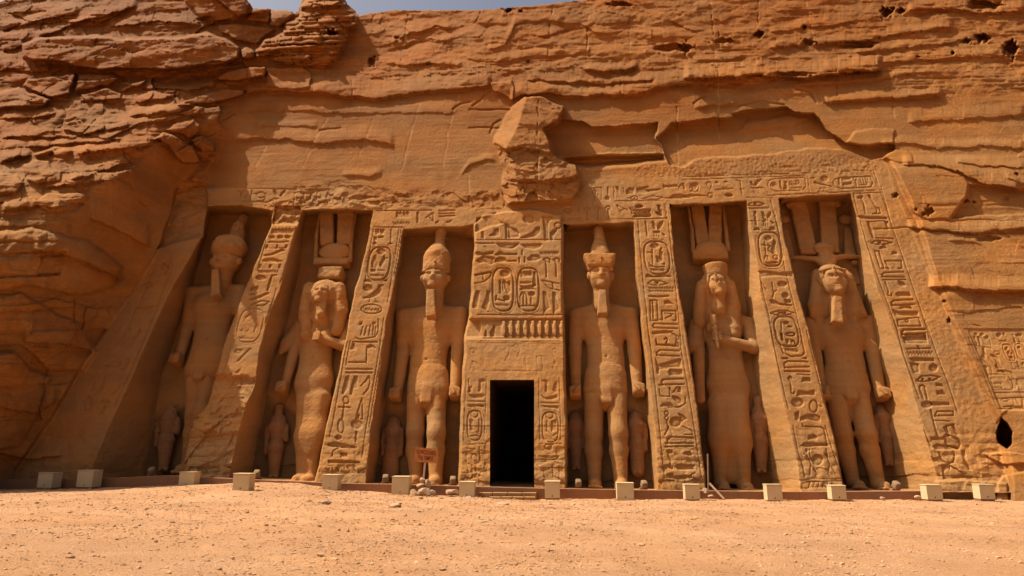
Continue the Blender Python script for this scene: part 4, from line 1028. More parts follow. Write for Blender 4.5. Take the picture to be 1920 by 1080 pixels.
# ================================================================ statues: smooth-blended solids turned into one skin
class Solid:
    """primitives in face coordinates (u right, v up along the face, n out)"""
    def __init__(self, vox=0.04):
        self.pr = []; self.vox = vox
    def tilt(self, v0, n0, sh=0.30):
        """lean everything added so far about (v0, n0): heads look level although the wall leans back"""
        out = []
        nc = float((CAM - O3) @ VN)
        for p in self.pr:
            q = list(p)
            for k in ((1, 2) if p[0] == 'c' else (1,)):
                a = np.array(p[k]); W = wor(a); d = sh*(a[1] - v0)
                t = (a[2] + d - nc)/(a[2] - nc)                     # slide along the sight line so the outline stays put
                q[k] = fac(CAM + (W - CAM)*t)
            if p[0] == 'b':
                q[4] = (p[4][0], p[4][1], p[4][2] + sh)
            out.append(tuple(q))
        self.pr = out
        return self
    def cap(self, a, b, ra, rb, k=0.06, fn=1.0, op='u'):
        self.pr.append(('c', np.array(a, float), np.array(b, float), ra, rb, fn, k, op)); return self
    def ell(self, c, r, k=0.06, op='u', rot=0.0):
        self.pr.append(('e', np.array(c, float), np.array(r, float), rot, None, 1.0, k, op)); return self
    def box(self, c, h, rnd=0.04, k=0.03, op='u', taper=0.0, rot=0.0, pitch=0.0):
        self.pr.append(('b', np.array(c, float), np.array(h, float), rnd, (taper, rot, pitch), 1.0, k, op)); return self
    def bounds(self, p):
        m = 0.22
        if p[0] == 'c':
            r = max(p[3], p[4]); rv = np.array([r, r, r*p[5]])
            return np.minimum(p[1], p[2]) - rv - m, np.maximum(p[1], p[2]) + rv + m
        if p[0] == 'e':
            r = p[2] if p[3] == 0 else np.array([max(p[2][:2])]*2 + [p[2][2]])
            return p[1] - r - m, p[1] + r + m
        h = p[2]; tp, rt, pt = p[4]
        if rt: h = np.array([h[0] + h[1]*abs(math.sin(rt)), h[1] + h[0]*abs(math.sin(rt)), h[2]])
        h = h*np.array([1 + abs(tp), 1, 1 + abs(tp)]) + np.array([0, 0, abs(pt)*h[1]])
        return p[1] - h - m, p[1] + h + m
    def ev(self, p, X, Y, Z):
        if p[0] == 'c':
            a, b, fn = p[1], p[2], p[5]
            ba = (b - a)*np.array([1, 1, 1/fn])
            x, y, z = X - a[0], Y - a[1], (Z - a[2])/fn
            h = np.clip((x*ba[0] + y*ba[1] + z*ba[2])/(ba @ ba + 1e-9), 0, 1)
            return np.sqrt((x - h*ba[0])**2 + (y - h*ba[1])**2 + (z - h*ba[2])**2) - (p[3] + (p[4] - p[3])*h)
        if p[0] == 'e':
            x, y, z = X - p[1][0], Y - p[1][1], Z - p[1][2]
            if p[3]:
                c, s = math.cos(p[3]), math.sin(p[3]); x, y = x*c + y*s, -x*s + y*c
            q = np.sqrt((x/p[2][0])**2 + (y/p[2][1])**2 + (z/p[2][2])**2)
            return (q - 1)*min(p[2])
        x, y, z = X - p[1][0], Y - p[1][1], Z - p[1][2]
        tp, rt, pt = p[4]
        if rt:
            c, s = math.cos(rt), math.sin(rt); x, y = x*c + y*s, -x*s + y*c
        z = z - pt*y
        f = 1 + tp*y/p[2][1]
        r = p[3]
        qx = np.abs(x) - (p[2][0]*f - r); qy = np.abs(y) - (p[2][1] - r); qz = np.abs(z) - (p[2][2] - r)
        return np.sqrt(np.maximum(qx, 0)**2 + np.maximum(qy, 0)**2 + np.maximum(qz, 0)**2) + np.minimum(np.maximum(qx, np.maximum(qy, qz)), 0) - r
    def mesh(self, smooth=1, clip=None):
        h = self.vox
        bs = [self.bounds(p) for p in self.pr if p[7] == 'u']
        lo = np.min([b[0] for b in bs], 0) - h; hi = np.max([b[1] for b in bs], 0) + h
        if clip is not None: lo[2] = max(lo[2], clip)
        n = np.ceil((hi - lo)/h).astype(int) + 1
        G = np.full(n, 0.5)
        ax = [lo[k] + h*np.arange(n[k]) for k in range(3)]
        for p in self.pr:
            b = self.bounds(p)
            i0 = np.clip(np.floor((b[0] - lo)/h).astype(int), 0, n - 1); i1 = np.clip(np.ceil((b[1] - lo)/h).astype(int) + 1, 1, n)
            sl = tuple(slice(i0[k], i1[k]) for k in range(3))
            if any(i1[k] <= i0[k] for k in range(3)): continue
            X, Y, Z = np.meshgrid(ax[0][sl[0]], ax[1][sl[1]], ax[2][sl[2]], indexing='ij', sparse=True)
            d = self.ev(p, X, Y, Z)
            g = G[sl]; k = max(p[6], 1e-4)
            if p[7] == 'u':
                t = np.clip(0.5 + 0.5*(g - d)/k, 0, 1)
                G[sl] = g + (d - g)*t - k*t*(1 - t)
            else:
                t = np.clip(0.5 - 0.5*(g + d)/k, 0, 1)
                G[sl] = g + (-d - g)*t + k*t*(1 - t)
        G[0] = G[-1] = 0.5; G[:, 0] = G[:, -1] = 0.5; G[:, :, -1] = 0.5; G[:, :, 0] = 0.5
        V, F = nets(G, lo, h)
        if smooth and len(V): V = relax(V, F, smooth)
        return V, F

def nets(G, lo, h):
    s = G < 0
    nx, ny, nz = G.shape
    c = [s[i:nx-1+i, j:ny-1+j, k:nz-1+k] for i in (0, 1) for j in (0, 1) for k in (0, 1)]
    cnt = sum(q.astype(np.int8) for q in c)
    act = (cnt > 0) & (cnt < 8)
    ids = np.full(act.shape, -1, np.int64)
    A = np.argwhere(act); ids[act] = np.arange(len(A))
    acc = np.zeros((len(A), 3)); w = np.zeros(len(A))
    for ax in range(3):
        for a in (0, 1):
            for b in (0, 1):
                o0 = [0, 0, 0]; oth = [q for q in range(3) if q != ax]
                o0[oth[0]] = a; o0[oth[1]] = b; o1 = list(o0); o1[ax] = 1
                P = A + o0; R = A + o1
                g0 = G[P[:, 0], P[:, 1], P[:, 2]]; g1 = G[R[:, 0], R[:, 1], R[:, 2]]
                m = (g0 < 0) != (g1 < 0)
                t = np.where(m, g0/np.where(m, g0 - g1, 1), 0)
                pos = np.array(o0, float)[None, :].repeat(len(A), 0); pos[:, ax] = t
                acc += pos*m[:, None]; w += m
    V = lo + h*(A + acc/w[:, None])
    F = []
    for ax in range(3):
        oth = [q for q in range(3) if q != ax]
        sl0 = [slice(None)]*3; sl1 = [slice(None)]*3
        sl0[ax] = slice(0, -1); sl1[ax] = slice(1, None)
        e = s[tuple(sl0)] != s[tuple(sl1)]
        E = np.argwhere(e)
        ok = np.ones(len(E), bool)
        for q in oth: ok &= (E[:, q] > 0) & (E[:, q] < G.shape[q] - 1)
        E = E[ok]
        ent = s[tuple(sl0)][E[:, 0], E[:, 1], E[:, 2]]
        def cid(a, b):
            C = E.copy(); C[:, oth[0]] -= a; C[:, oth[1]] -= b
            return ids[C[:, 0], C[:, 1], C[:, 2]]
        q = np.stack([cid(1, 1), cid(0, 1), cid(0, 0), cid(1, 0)], -1)
        flip = ent if ax != 1 else ~ent
        q[~flip] = q[~flip][:, ::-1]
        F.append(q)
    return V, np.concatenate(F)

def relax(V, F, it):
    n = len(V)
    i = F[:, [0, 1, 2, 3]].ravel(); j = F[:, [1, 2, 3, 0]].ravel()
    deg = np.bincount(i, minlength=n) + np.bincount(j, minlength=n)
    for _ in range(it):
        acc = np.stack([np.bincount(i, V[j, k], n) + np.bincount(j, V[i, k], n) for k in range(3)], -1)
        V = 0.5*V + 0.5*acc/deg[:, None]
    return V

def put(sol, name, parent, mat=None, clip=None, rough=0.02, smooth=1):
    V, F = sol.mesh(smooth, clip)
    # worn surface
    V = V.copy()
    V[:, 2] += rough*fbm(V[:, 0]*1.6 + 40, V[:, 1]*1.6, 4, seed=90.)
    V[:, 0] += rough*0.5*fbm(V[:, 2]*2.6 + 11, V[:, 1]*2.2, 3, seed=91.)
    V[:, 2] += .007*fbm(V[:, 0]*5.5 + 3, V[:, 1]*5.5, 3, seed=92.) - .007*ss((pnoise(V[:, 0]*.25 + 7, V[:, 1]*2.6) - .42)*5)
    return newobj(name, wor(V), F, mat or M_STATUE, parent, True, parent.location)

def J(px, py, n):
    return jp(px, py, n)

def head(s, c, w, hgt, dep, turn=0.0, eyes=True, ears=True):
    """c: centre of the head, w half width, hgt half height, dep half depth; a carved face looking out"""
    u, v, n = c
    s.ell((u, v + 0.10*hgt, n), (w, hgt*0.92, dep), .05)
    s.ell((u, v - 0.42*hgt, n + 0.18*dep), (w*0.78, hgt*0.56, dep*0.80), .10)          # jaw
    t = turn*w
    f = n + dep*0.90
    s.cap((u + t - w*0.52, v + 0.30*hgt, f - dep*.16), (u + t + w*0.52, v + 0.30*hgt, f - dep*.16), w*0.15, w*0.15, .04)   # brow
    for sg in (-1, 1):
        s.ell((u + t + sg*w*0.42, v + 0.12*hgt, f + dep*.02), (w*0.30, hgt*0.12, dep*.17), .03, 's')
        s.ell((u + t + sg*w*0.42, v + 0.12*hgt, f - dep*.19), (w*0.21, hgt*0.075, dep*.14), .015)
        s.ell((u + t + sg*w*0.50, v - 0.25*hgt, f - dep*.22), (w*0.30, hgt*0.26, dep*.20), .08)      # cheek
        if ears: s.ell((u + sg*w*1.04, v + 0.10*hgt, n + dep*.15), (w*0.15, hgt*0.30, dep*.25), .03)
    s.cap((u + t, v + 0.26*hgt, f - dep*.06), (u + t, v - 0.16*hgt, f + dep*.12), w*0.10, w*0.16, .03)        # nose
    s.ell((u + t, v - 0.18*hgt, f + dep*.08), (w*0.22, hgt*0.09, dep*.12), .04)
    s.ell((u + t, v - 0.42*hgt, f - dep*.02), (w*0.36, hgt*0.065, dep*.17), .02)                               # lips
    s.ell((u + t, v - 0.54*hgt, f - dep*.03), (w*0.32, hgt*0.070, dep*.17), .02)
    s.cap((u + t - w*0.30, v - 0.475*hgt, f + dep*.10), (u + t + w*0.30, v - 0.475*hgt, f + dep*.10), w*0.05, w*0.05, .02, 1.0, 's')
    s.ell((u + t, v - 0.80*hgt, f - dep*.10), (w*0.36, hgt*0.20, dep*.28), .08)                               # chin

def fist(s, p, sg, r=0.23):
    """closed hand at the end of a hanging arm: palm, four curled fingers, thumb"""
    u, v, n = p
    s.box((u, v, n), (r*0.80, r*0.95, r*1.25), .08, .05)
    for k in range(4):
        nn = n + r*(0.95 - 0.62*k)
        L = r*(0.92, 1.0, 0.95, 0.8)[k]
        s.cap((u + sg*r*0.85, v + L*0.5, nn), (u + sg*r*0.85, v - L*0.75, nn), r*0.30, r*0.27, .015)
        s.cap((u + sg*r*0.85, v - L*0.75, nn), (u - sg*r*0.1, v - L*0.9, nn), r*0.27, r*0.22, .015)
    s.cap((u - sg*r*0.5, v + r*0.7, n + r*1.1), (u + sg*r*0.2, v - r*0.5, n + r*1.5), r*0.30, r*0.24, .02)

TILT = [0.0]
def colossus(name, label, ni, j, fem=False, crown=None, beard=True, wig=None, vox=0.034):
    """j: photo points of the joints"""
    def dn(y, q): return -float(ndep(ni, y)) + q
    def P(key, q, dx=0, dy=0):
        x, y = j[key]; return J(x + dx, y + dy, dn(y, q))
    sc = pxm(*j['waist'], dn(j['waist'][1], .5))
    foot = J(*j['base'], dn(j['base'][1], .5))
    root = thing(name, label, "statue", wor(foot))
    s = Solid(vox)
    R = lambda px: px/sc
    # trunk
    ch = P('chest', .20); wa = P('waist', .25); hi = P('hip', .29)
    cw_, ww_, hw_ = R(j['cw']), R(j['ww']), R(j['hw'])
    s.ell(ch, (cw_, R(j['ch_h']), .40), .12)
    s.cap((ch[0], ch[1] - .15, ch[2]), wa, cw_*.82, ww_*.97, .18, .56)
    s.cap(wa, hi, ww_*.97, hw_*.96, .18, .55)
    nk = P('neck', .55); hd = P('head', .66)
    for a in ('L', 'R'):
        fo = j.get('fold') == a
        sh = P('sh' + a, .20, 0, 5); el = P('el' + a, .44 if fo else .28); ha = P('ha' + a, .70 if fo else .38)
        s.cap((nk[0]*.75 + sh[0]*.25, nk[1]*.45 + sh[1]*.55, .95*ch[2] + .05*nk[2]), sh, .26, .30, .20)
        s.cap(sh, el, R(j['ar']), R(j['ar'])*.86, .10)
        if j.get('fold') == a:
            s.cap(el, ha, R(j['ar'])*.84, R(j['ar'])*.60, .06)
            s.ell((ha[0], ha[1], ha[2] + .05), (.20, .20, .20), .05)
            for k in range(4):
                s.cap((ha[0] - .16, ha[1] + .15 - .10*k, ha[2] + .16), (ha[0] + .10, ha[1] + .13 - .10*k, ha[2] + .24), .055, .05, .01)
            s.cap((ha[0] + .05, ha[1] + .10, ha[2] + .16), (ha[0] - .08, ha[1] + .30, ha[2] + .20), .065, .05, .02)
        else:
            s.cap(el, ha, R(j['ar'])*.86, R(j['ar'])*.62, .06)
            if j.get('hand' + a, True): fist(s, (ha[0], ha[1] - .10, ha[2] + .06), -1 if a == 'L' else 1)
    if fem:
        for a in (-1, 1):
            s.ell((ch[0] + a*cw_*.48, ch[1] - R(j['ch_h'])*.45, ch[2] + .30), (.27, .25, .24), .14)
    else:
        for a in (-1, 1):
            s.ell((ch[0] + a*cw_*.42, ch[1] - R(j['ch_h'])*.18, ch[2] + .18), (cw_*.46, R(j['ch_h'])*.55, .26), .22)
    # legs: the left leg (right in the photo) strides forward
    for a in ('L', 'R'):
        q = .40 if a == 'R' else .20
        if fem: q = .30
        h0 = P('th' + a, .31); kn = P('kn' + a, q + .06); ca = P('ca' + a, q - .02); an = P('an' + a, q)
        tr = R(j['tr'])
        if fem:
            mid = 0.5*(h0 + an); mid[2] += .04
            s.cap(h0, mid, tr*1.02, tr*.86, .22); s.cap(mid, an, tr*.86, tr*.56, .22)
            s.ell((kn[0], kn[1], kn[2] + tr*.35), (tr*.7, .5, .2), .25)
        else:
            s.cap(h0, kn, tr, tr*.86, .14); s.cap(kn, ca, tr*.84, tr*.82, .14); s.cap(ca, an, tr*.82, tr*.60, .14)
            s.ell((kn[0], kn[1], kn[2] + tr*.50), (.17, .30, .14), .18)
        ft = P('an' + a, q, j.get('fx', 0), 19)
        s.cap((an[0], an[1] - .15, an[2]), (ft[0], ft[1], an[2] + .62), .24, .20, .10, 1.0)
        for k in range(5):
            s.cap((ft[0] - .20 + .10*k, ft[1] - .10, an[2] + .55), (ft[0] - .20 + .10*k, ft[1] - .12, an[2] + .86 - .05*abs(k - 1)), .07, .055, .015)
    if fem:
        af = 0.5*(P('anL', .26) + P('anR', .26)); af[1] += .25
        s.cap(hi, af, hw_*.88, R(15), .16, .5)                   # the close dress between the legs
    # back slab joining the figure to the wall
    s.cap((nk[0], nk[1], ch[2] - .30), (hi[0], hi[1], hi[2] - .30), .30, .5, .1, .8)
    # neck, head
    hw2 = R(j['head_w']); hh2 = R(j['head_h'])
    s.cap((nk[0], nk[1] - .25, nk[2]), (hd[0], hd[1] - .3*hh2, hd[2] - .05), .34, hw2*.70, .12)
    hs = Solid(vox)
    head(hs, hd, hw2, hh2, .50, j.get('turn', 0.0), ears=not fem)
    hs.tilt(hd[1] - hh2, 0, .12)
    s.pr += hs.pr
    s.ell((wa[0], wa[1] - .10, wa[2] + ww_*.56), (.045, .045, .06), .03, 's')                       # navel
    put(s, "body", root, clip=dn(600, -.25), rough=.009, smooth=2)
    if not fem:
        k = Solid(vox)
        kl = P('kilt', .31)
        hp = P('hip', .30)
        k.cap((hp[0], hp[1] + .30, hp[2]), (kl[0], kl[1] + .20, kl[2]), hw_*.95, hw_*1.0, .05, .57)
        k.box((kl[0] + .02, kl[1] - .12, kl[2] + hw_*.40), (.19, .36, .14), .06, .16, 'u', -.25)
        cut = J(j['kilt'][0], j['kilt'][1] + 7, dn(j['kilt'][1], .6))
        k.box((kl[0] - 1.6, cut[1] - 1.0, kl[2]), (1.36, 1.0, 2), .10, .06, 's'); k.box((kl[0] + 1.6, cut[1] - 1.0, kl[2]), (1.36, 1.0, 2), .10, .06, 's')
        k.box((kl[0], cut[1] - 1.42, kl[2]), (3, 1.0, 2), .10, .06, 's')
        put(k, "kilt", root, clip=dn(600, -.2), rough=.009, smooth=2)
    if beard:
        b = Solid(.035)
        x, y0, y1, bw = j['beard']
        t = J(x, y0, dn(y0, .66 + .42)); e = J(x + j.get('bdx', 0), y1, dn(y1, .66 + .62))
        b.box(((t[0] + e[0])/2, (t[1] + e[1])/2, (t[2] + e[2])/2 - .05), (R(bw)*.43, abs(t[1] - e[1])/2, .20), .03, .02, 'u', -.14, math.atan2(e[0] - t[0], t[1] - e[1]), -(e[2] - t[2])/abs(t[1] - e[1]))
        for k in range(5):
            yy = t[1] + (e[1] - t[1])*(k + .6)/5.6
            b.cap((t[0] - .6, yy, t[2] + .24 + .04*k), (t[0] + .6, yy, t[2] + .24 + .04*k), .018, .018, .01, 1, 's')
        b.tilt(hd[1] - hh2, 0, .12); put(b, "beard", root, rough=.03)
    TILT[0] = hd[1] - hh2
    return root, P, R, dn, sc

def cobra(s, p, h=.34):
    u, v, n = p
    s.ell((u, v, n), (h*.38, h*.75, h*.36), .02)
    s.ell((u, v + h*.62, n + h*.22), (h*.24, h*.26, h*.34), .03)
    s.cap((u, v - h*.5, n), (u, v - h*1.1, n + h*.1), h*.22, h*.12, .02)

# ---- king with the tall white crown, left of the door
r2, P, R, dn, sc = colossus("colossal_king", "colossal standing king in a tall rounded white crown, directly left of the doorway", 2,
  dict(head=(817,526), neck=(815,573), chest=(812,613), waist=(803,678), hip=(802,722), kilt=(803,742), base=(805,905),
       shL=(757,588), shR=(864,585), elL=(756,660), elR=(859,660), haL=(745,737), haR=(853,735), cw=50, ch_h=46, ww=34, hw=40, ar=15.5,
       thL=(781,748), thR=(818,748), knL=(779,810), knR=(818,812), caL=(778,845), caR=(817,845), anL=(780,894), anR=(817,896), tr=18.5,
       head_w=26, head_h=28, beard=(809,547,593,20), bdx=-1, turn=-.08))
c = Solid(.04)
hd = P('head', .66)
a = J(818,503,dn(503,.64)); b = J(820,484,dn(484,.60)); t = J(823,462,dn(462,.50)); tt = J(827,436,dn(436,.38))
c.cap(a, b, R(28), R(27), .06, .80); c.cap(b, t, R(26.5), R(13), .14, .85)
e = J(818,517,dn(517,.64)); c.box((e[0], e[1] - 1.0, e[2]), (3, 1.0, 3), .02, .02, 's')
c.cap((e[0] - R(25), e[1] + .05, e[2] + .26), (e[0] + R(26), e[1] + .05, e[2] + .26), .06, .06, .05)
put(c.tilt(TILT[0], 0, .12), "crown", r2, rough=.05)
c = Solid(.04); c.cap(t, tt, R(9), R(11.5), .10); c.ell((tt[0], tt[1] + .05, tt[2]), (R(12), .24, .30), .06); put(c.tilt(TILT[0], 0, .12), "crown_knob", r2)
c = Solid(.03); cobra(c, J(815,497,dn(497,1.05)), .24); put(c.tilt(TILT[0], 0, .12), "uraeus", r2, rough=.02)

# ---- king with the double crown, right of the door
r3, P, R, dn, sc = colossus("colossal_king", "standing king in a flared double crown with a cone, directly right of the doorway", 3,
  dict(head=(1126,522), neck=(1127,566), chest=(1131,608), waist=(1136,672), hip=(1136,720), kilt=(1135,742), base=(1145,910),
       shL=(1080,588), shR=(1183,586), elL=(1078,660), elR=(1190,660), haL=(1080,733), haR=(1195,728), cw=47, ch_h=45, ww=34, hw=41, ar=15,
       thL=(1114,748), thR=(1156,746), knL=(1113,812), knR=(1159,812), caL=(1113,845), caR=(1160,845), anL=(1115,900), anR=(1164,902), tr=19,
       head_w=23, head_h=32, beard=(1129,548,589,20), bdx=1, turn=.02))
c = Solid(.035)
hd = P('head', .66)
lo = J(1124,510,dn(510,.66)); up = J(1124,486,dn(486,.70))
c.box(((lo[0] + up[0])/2, (lo[1] + up[1])/2 + .02, lo[2]), (R(28), abs(up[1] - lo[1])/2, .50), .10, .05, 'u', .20)
c.cap((hd[0] - R(22), lo[1] - .02, hd[2] + .22), (hd[0] + R(22), lo[1] - .02, hd[2] + .22), .08, .08, .05)
put(c.tilt(TILT[0], 0, .12), "crown", r3, rough=.03)
c = Solid(.035)
c.cap(J(1125,487,dn(487,.50)), J(1124,448,dn(448,.40)), R(25), R(11), .05, .75)
put(c.tilt(TILT[0], 0, .12), "crown_cone", r3, rough=.04)
c = Solid(.035); c.cap(J(1124,448,dn(448,.42)), J(1122,432,dn(432,.34)), R(11.5), R(10.5), .05); put(c.tilt(TILT[0], 0, .12), "crown_knob", r3)
c = Solid(.03); cobra(c, J(1127,490,dn(490,1.08)), .25); put(c.tilt(TILT[0], 0, .12), "uraeus", r3, rough=.02)

# ---- queen with plumes and disc
def queen_crown(root, dn, R, pl, disc, blk, drum, side=True, rnd=True):
    """two tall plumes, a broad disc between horns, a block and a low drum"""
    for (x0, y0, x1, y1, wt, wb) in pl:
        c = Solid(.04)
        a = J(x0, y0, dn(y0, .34)); b = J(x1, y1, dn(y1, .42))
        c.box(((a[0] + b[0])/2, (a[1] + b[1])/2, (a[2] + b[2])/2), (R((wt + wb)/4), abs(a[1] - b[1])/2, .20), .07, .02, 'u', (wt - wb)/(wt + wb), math.atan2(b[0] - a[0], a[1] - b[1]))
        put(c, "plume", root, rough=.03)
    c = Solid(.04); d = J(disc[0], disc[1], dn(disc[1], .56)); c.ell(d, (R(disc[2]), R(disc[3])*1.06, .20), .02); put(c, "sun_disc", root, rough=.03)
    c = Solid(.04); d = J(blk[0], blk[1], dn(blk[1], .40)); c.box(d, (R(blk[2]), R(blk[3]), .26), .06, .03); 
    if side:
        for sg, (xx0, yy0, xx1, yy1, xx2, yy2) in side:
            c.cap(J(xx0, yy0, dn(yy0, .40)), J(xx1, yy1, dn(yy1, .46)), R(3.2), R(4.2), .03); c.cap(J(xx1, yy1, dn(yy1, .46)), J(xx2, yy2, dn(yy2, .50)), R(4.2), R(5), .05)
    put(c, "horns", root, rough=.03)
    if drum and not rnd:
        c = Solid(.035); d = J(drum[0], drum[1], dn(drum[1], .50)); c.box(d, (R(drum[2]), R(drum[3]), .36), .08, .02, 'u', .06); put(c, "drum", root, rough=.04)
    elif drum:
        c = Solid(.035); d = J(drum[0], drum[1], dn(drum[1], .66)); c.cap(d - np.array([0, R(drum[3])*.7, 0]), d + np.array([0, R(drum[3])*.7, 0]), R(drum[2])*.95, R(drum[2]), .02, .74)
        c.box(d + np.array([0, R(drum[3]) + .5, 0]), (2, .5, 2), .02, .02, 's'); put(c.tilt(TILT[0], 0, .12), "drum", root, rough=.03)

r4, P, R, dn, sc = colossus("colossal_queen", "colossal queen with long wig, plumed crown and a flower sceptre held to her chest", 4,
  dict(head=(1344,539), neck=(1345,572), chest=(1352,608), waist=(1361,676), hip=(1365,722), base=(1380,915),
       shL=(1306,605), shR=(1404,604), elL=(1309,660), elR=(1414,653), haL=(1313,748), haR=(1344,634), fold='R', handL=False, cw=43, ch_h=40, ww=31, hw=41, ar=14,
       thL=(1348,760), thR=(1382,758), knL=(1345,822), knR=(1386,820), caL=(1347,850), caR=(1389,850), anL=(1351,904), anR=(1395,906), tr=20,
       head_w=20, head_h=29, turn=-.02), fem=True, beard=False)
w_ = Solid(.036)
hd = P('head', .66)
w_.ell((hd[0], hd[1] + .24, hd[2] - .08), (R(29), .60, .48), .08)
a = J(1341,540,dn(540,.44)); b = J(1345,600,dn(600,.40)); w_.box(((a[0]+b[0])/2, (a[1]+b[1])/2, .5*(a[2]+b[2])), (R(36), abs(a[1]-b[1])*.62, .30), .15, .10, 'u', -.16)
for sg, xs_ in ((-1, (1315, 1312, 1312)), (1, (1368, 1376, 1377))):
    a = J(xs_[0], 535, dn(535, .62)); b = J(xs_[1], 575, dn(575, .64)); e = J(xs_[2], 626 if sg > 0 else 604, dn(620, .66))
    w_.cap(a, b, R(10.5), R(13), .08, 1.0); w_.cap(b, e, R(13), R(13), .05, .8)
w_.box((hd[0], hd[1] - .22, hd[2] + .62), (R(17), .62, .44), .12, .05, 's')
put(w_.tilt(TILT[0], 0, .12), "wig", r4, rough=.03)
queen_crown(r4, dn, R, [(1305,382,1319,470,28,26), (1341,379,1339,470,27,28)], (1334,468,32,22), (1330,482,36,12), (1341,504,25,9),
            [(-1, (1290,385,1297,430,1300,470)), (1, (1356,384,1361,430,1366,468))])
c = Solid(.03); cobra(c, J(1342,521,dn(521,1.14)), .22); put(c.tilt(TILT[0], 0, .12), "uraeus", r4, rough=.02)
c = Solid(.03); a = J(1346,652,dn(652,.98)); b = J(1339,606,dn(606,.92)); c.cap(a, b, .07, .10, .03); c.cap(b, J(1337,596,dn(596,.90)), .13, .16, .03); c.ell(J(1340,616,dn(616,.93)), (.15, .06, .13), .02)
put(c, "sceptre", r4, rough=.01)
for a, e in (((1306,612), (1300,648)), ((1402,612), (1412,636))):             # cloak falling over the arms
    c = Solid(.04); q = J(*a, dn(a[1], .24)); z = J(*e, dn(e[1], .30)); c.cap(q, z, R(15.5), R(17), .06)
    put(c, "sleeve", r4)

# ---- king with nemes cloth and horned plume crown at the right end
r5, P, R, dn, sc = colossus("colossal_king", "colossal king in long headcloth under tall plumes and wavy horns, rightmost statue", 5,
  dict(head=(1561,531), neck=(1568,582), chest=(1573,622), waist=(1584,680), hip=(1588,722), kilt=(1586,735), base=(1630,912),
       shL=(1520,604), shR=(1626,600), elL=(1527,668), elR=(1638,668), haL=(1541,735), haR=(1650,736), cw=48, ch_h=46, ww=35, hw=43, ar=15.5,
       thL=(1570,752), thR=(1610,750), knL=(1580,815), knR=(1625,815), caL=(1585,845), caR=(1631,846), anL=(1599,902), anR=(1646,904), tr=19,
       head_w=25, head_h=35, beard=(1568,560,606,21), bdx=2, turn=.06))
w_ = Solid(.036)
hd = P('head', .66)
w_.ell((hd[0], hd[1] + .32, hd[2] - .02), (R(29), .52, .48), .08)
a = J(1560,512,dn(512,.46)); b = J(1563,598,dn(598,.34)); w_.box(((a[0]+b[0])/2, (a[1]+b[1])/2, .5*(a[2]+b[2])), (R(45), abs(a[1]-b[1])*.52, .30), .12, .10, 'u', -.24)
for x0, x1, x2 in ((1536, 1528, 1540), (1590, 1602, 1598)):
    a = J(x0, 520, dn(520, .56)); b = J(x1, 572, dn(572, .58)); e = J(x2, 618, dn(618, .58))
    w_.cap(a, b, R(10), R(14), .10, .8); w_.cap(b, e, R(14), R(10), .06, .7)
w_.cap((hd[0] - R(24), hd[1] + .44, hd[2] + .29), (hd[0] + R(24), hd[1] + .44, hd[2] + .29), .065, .065, .06)
w_.box((hd[0], hd[1] - .30, hd[2] + .66), (R(21), .68, .42), .12, .05, 's')
put(w_.tilt(TILT[0], 0, .12), "headcloth", r5, rough=.03)
for (x0, y0, x1, y1, wt, wb) in ((1494,378,1516,478,36,34), (1550,376,1556,476,34,36)):
    c = Solid(.04)
    a = J(x0, y0, dn(y0, .26)); b = J(x1, y1, dn(y1, .32))
    c.box(((a[0] + b[0])/2, (a[1] + b[1])/2, (a[2] + b[2])/2), (R((wt + wb)/4), abs(a[1] - b[1])/2, .16), .07, .02, 'u', (wt - wb)/(wt + wb), math.atan2(b[0] - a[0], a[1] - b[1]))
    tip = J(x0 + (-5 if x0 < 1520 else 12), y0 + 6, dn(y0, .28)); c.ell(tip, (R(18 if x0 < 1520 else 17), R(13), .17), .05)
    put(c, "plume", r5, rough=.03)
c = Solid(.04); c.ell(J(1546,466,dn(466,.50)), (R(22), R(14)*1.1, .17), .02); put(c, "sun_disc", r5, rough=.02)
c = Solid(.035)
hz = [(1484,483,.36), (1505,484,.42), (1530,486,.50), (1541,494,.55)]
for k in range(3): c.cap(J(hz[k][0], hz[k][1], dn(485, hz[k][2])), J(hz[k+1][0], hz[k+1][1], dn(485, hz[k+1][2])), R(4.2 + k*.8), R(5 + k*.8), .05)
hz = [(1560,494,.55), (1566,484,.52), (1585,481,.46), (1611,482,.36)]
for k in range(3): c.cap(J(hz[k][0], hz[k][1], dn(485, hz[k][2])), J(hz[k+1][0], hz[k+1][1], dn(485, hz[k+1][2])), R(7 - k*.9), R(6 - k*.9), .05)
c.cap(J(1550,500,dn(500,.5)), J(1548,480,dn(480,.42)), R(14), R(16), .1, .7)
put(c, "horns", r5, rough=.02)
for x, y, rr in ((1470,412,13), (1586,411,16)):
    c = Solid(.04); c.ell(J(x, y, dn(y, .08)), (R(rr), R(rr*.82), .16), .02); a = J(x + 3, y + 20, dn(y, .06)); b = J(x + 8, y + 66, dn(y, .06))
    c.cap(a, b, R(8), R(13), .08, .35); put(c, "side_cobra", r5)
c = Solid(.04); c.ell(J(1603,494,dn(494,.06)), (R(9), R(7), .14), .02); c.cap(J(1604,504,dn(504,.05)), J(1607,528,dn(528,.05)), R(4), R(9), .06, .4); put(c, "side_cobra", r5)
c = Solid(.03); cobra(c, J(1564,508,dn(508,1.14)), .24); put(c.tilt(TILT[0], 0, .12), "uraeus", r5, rough=.02)

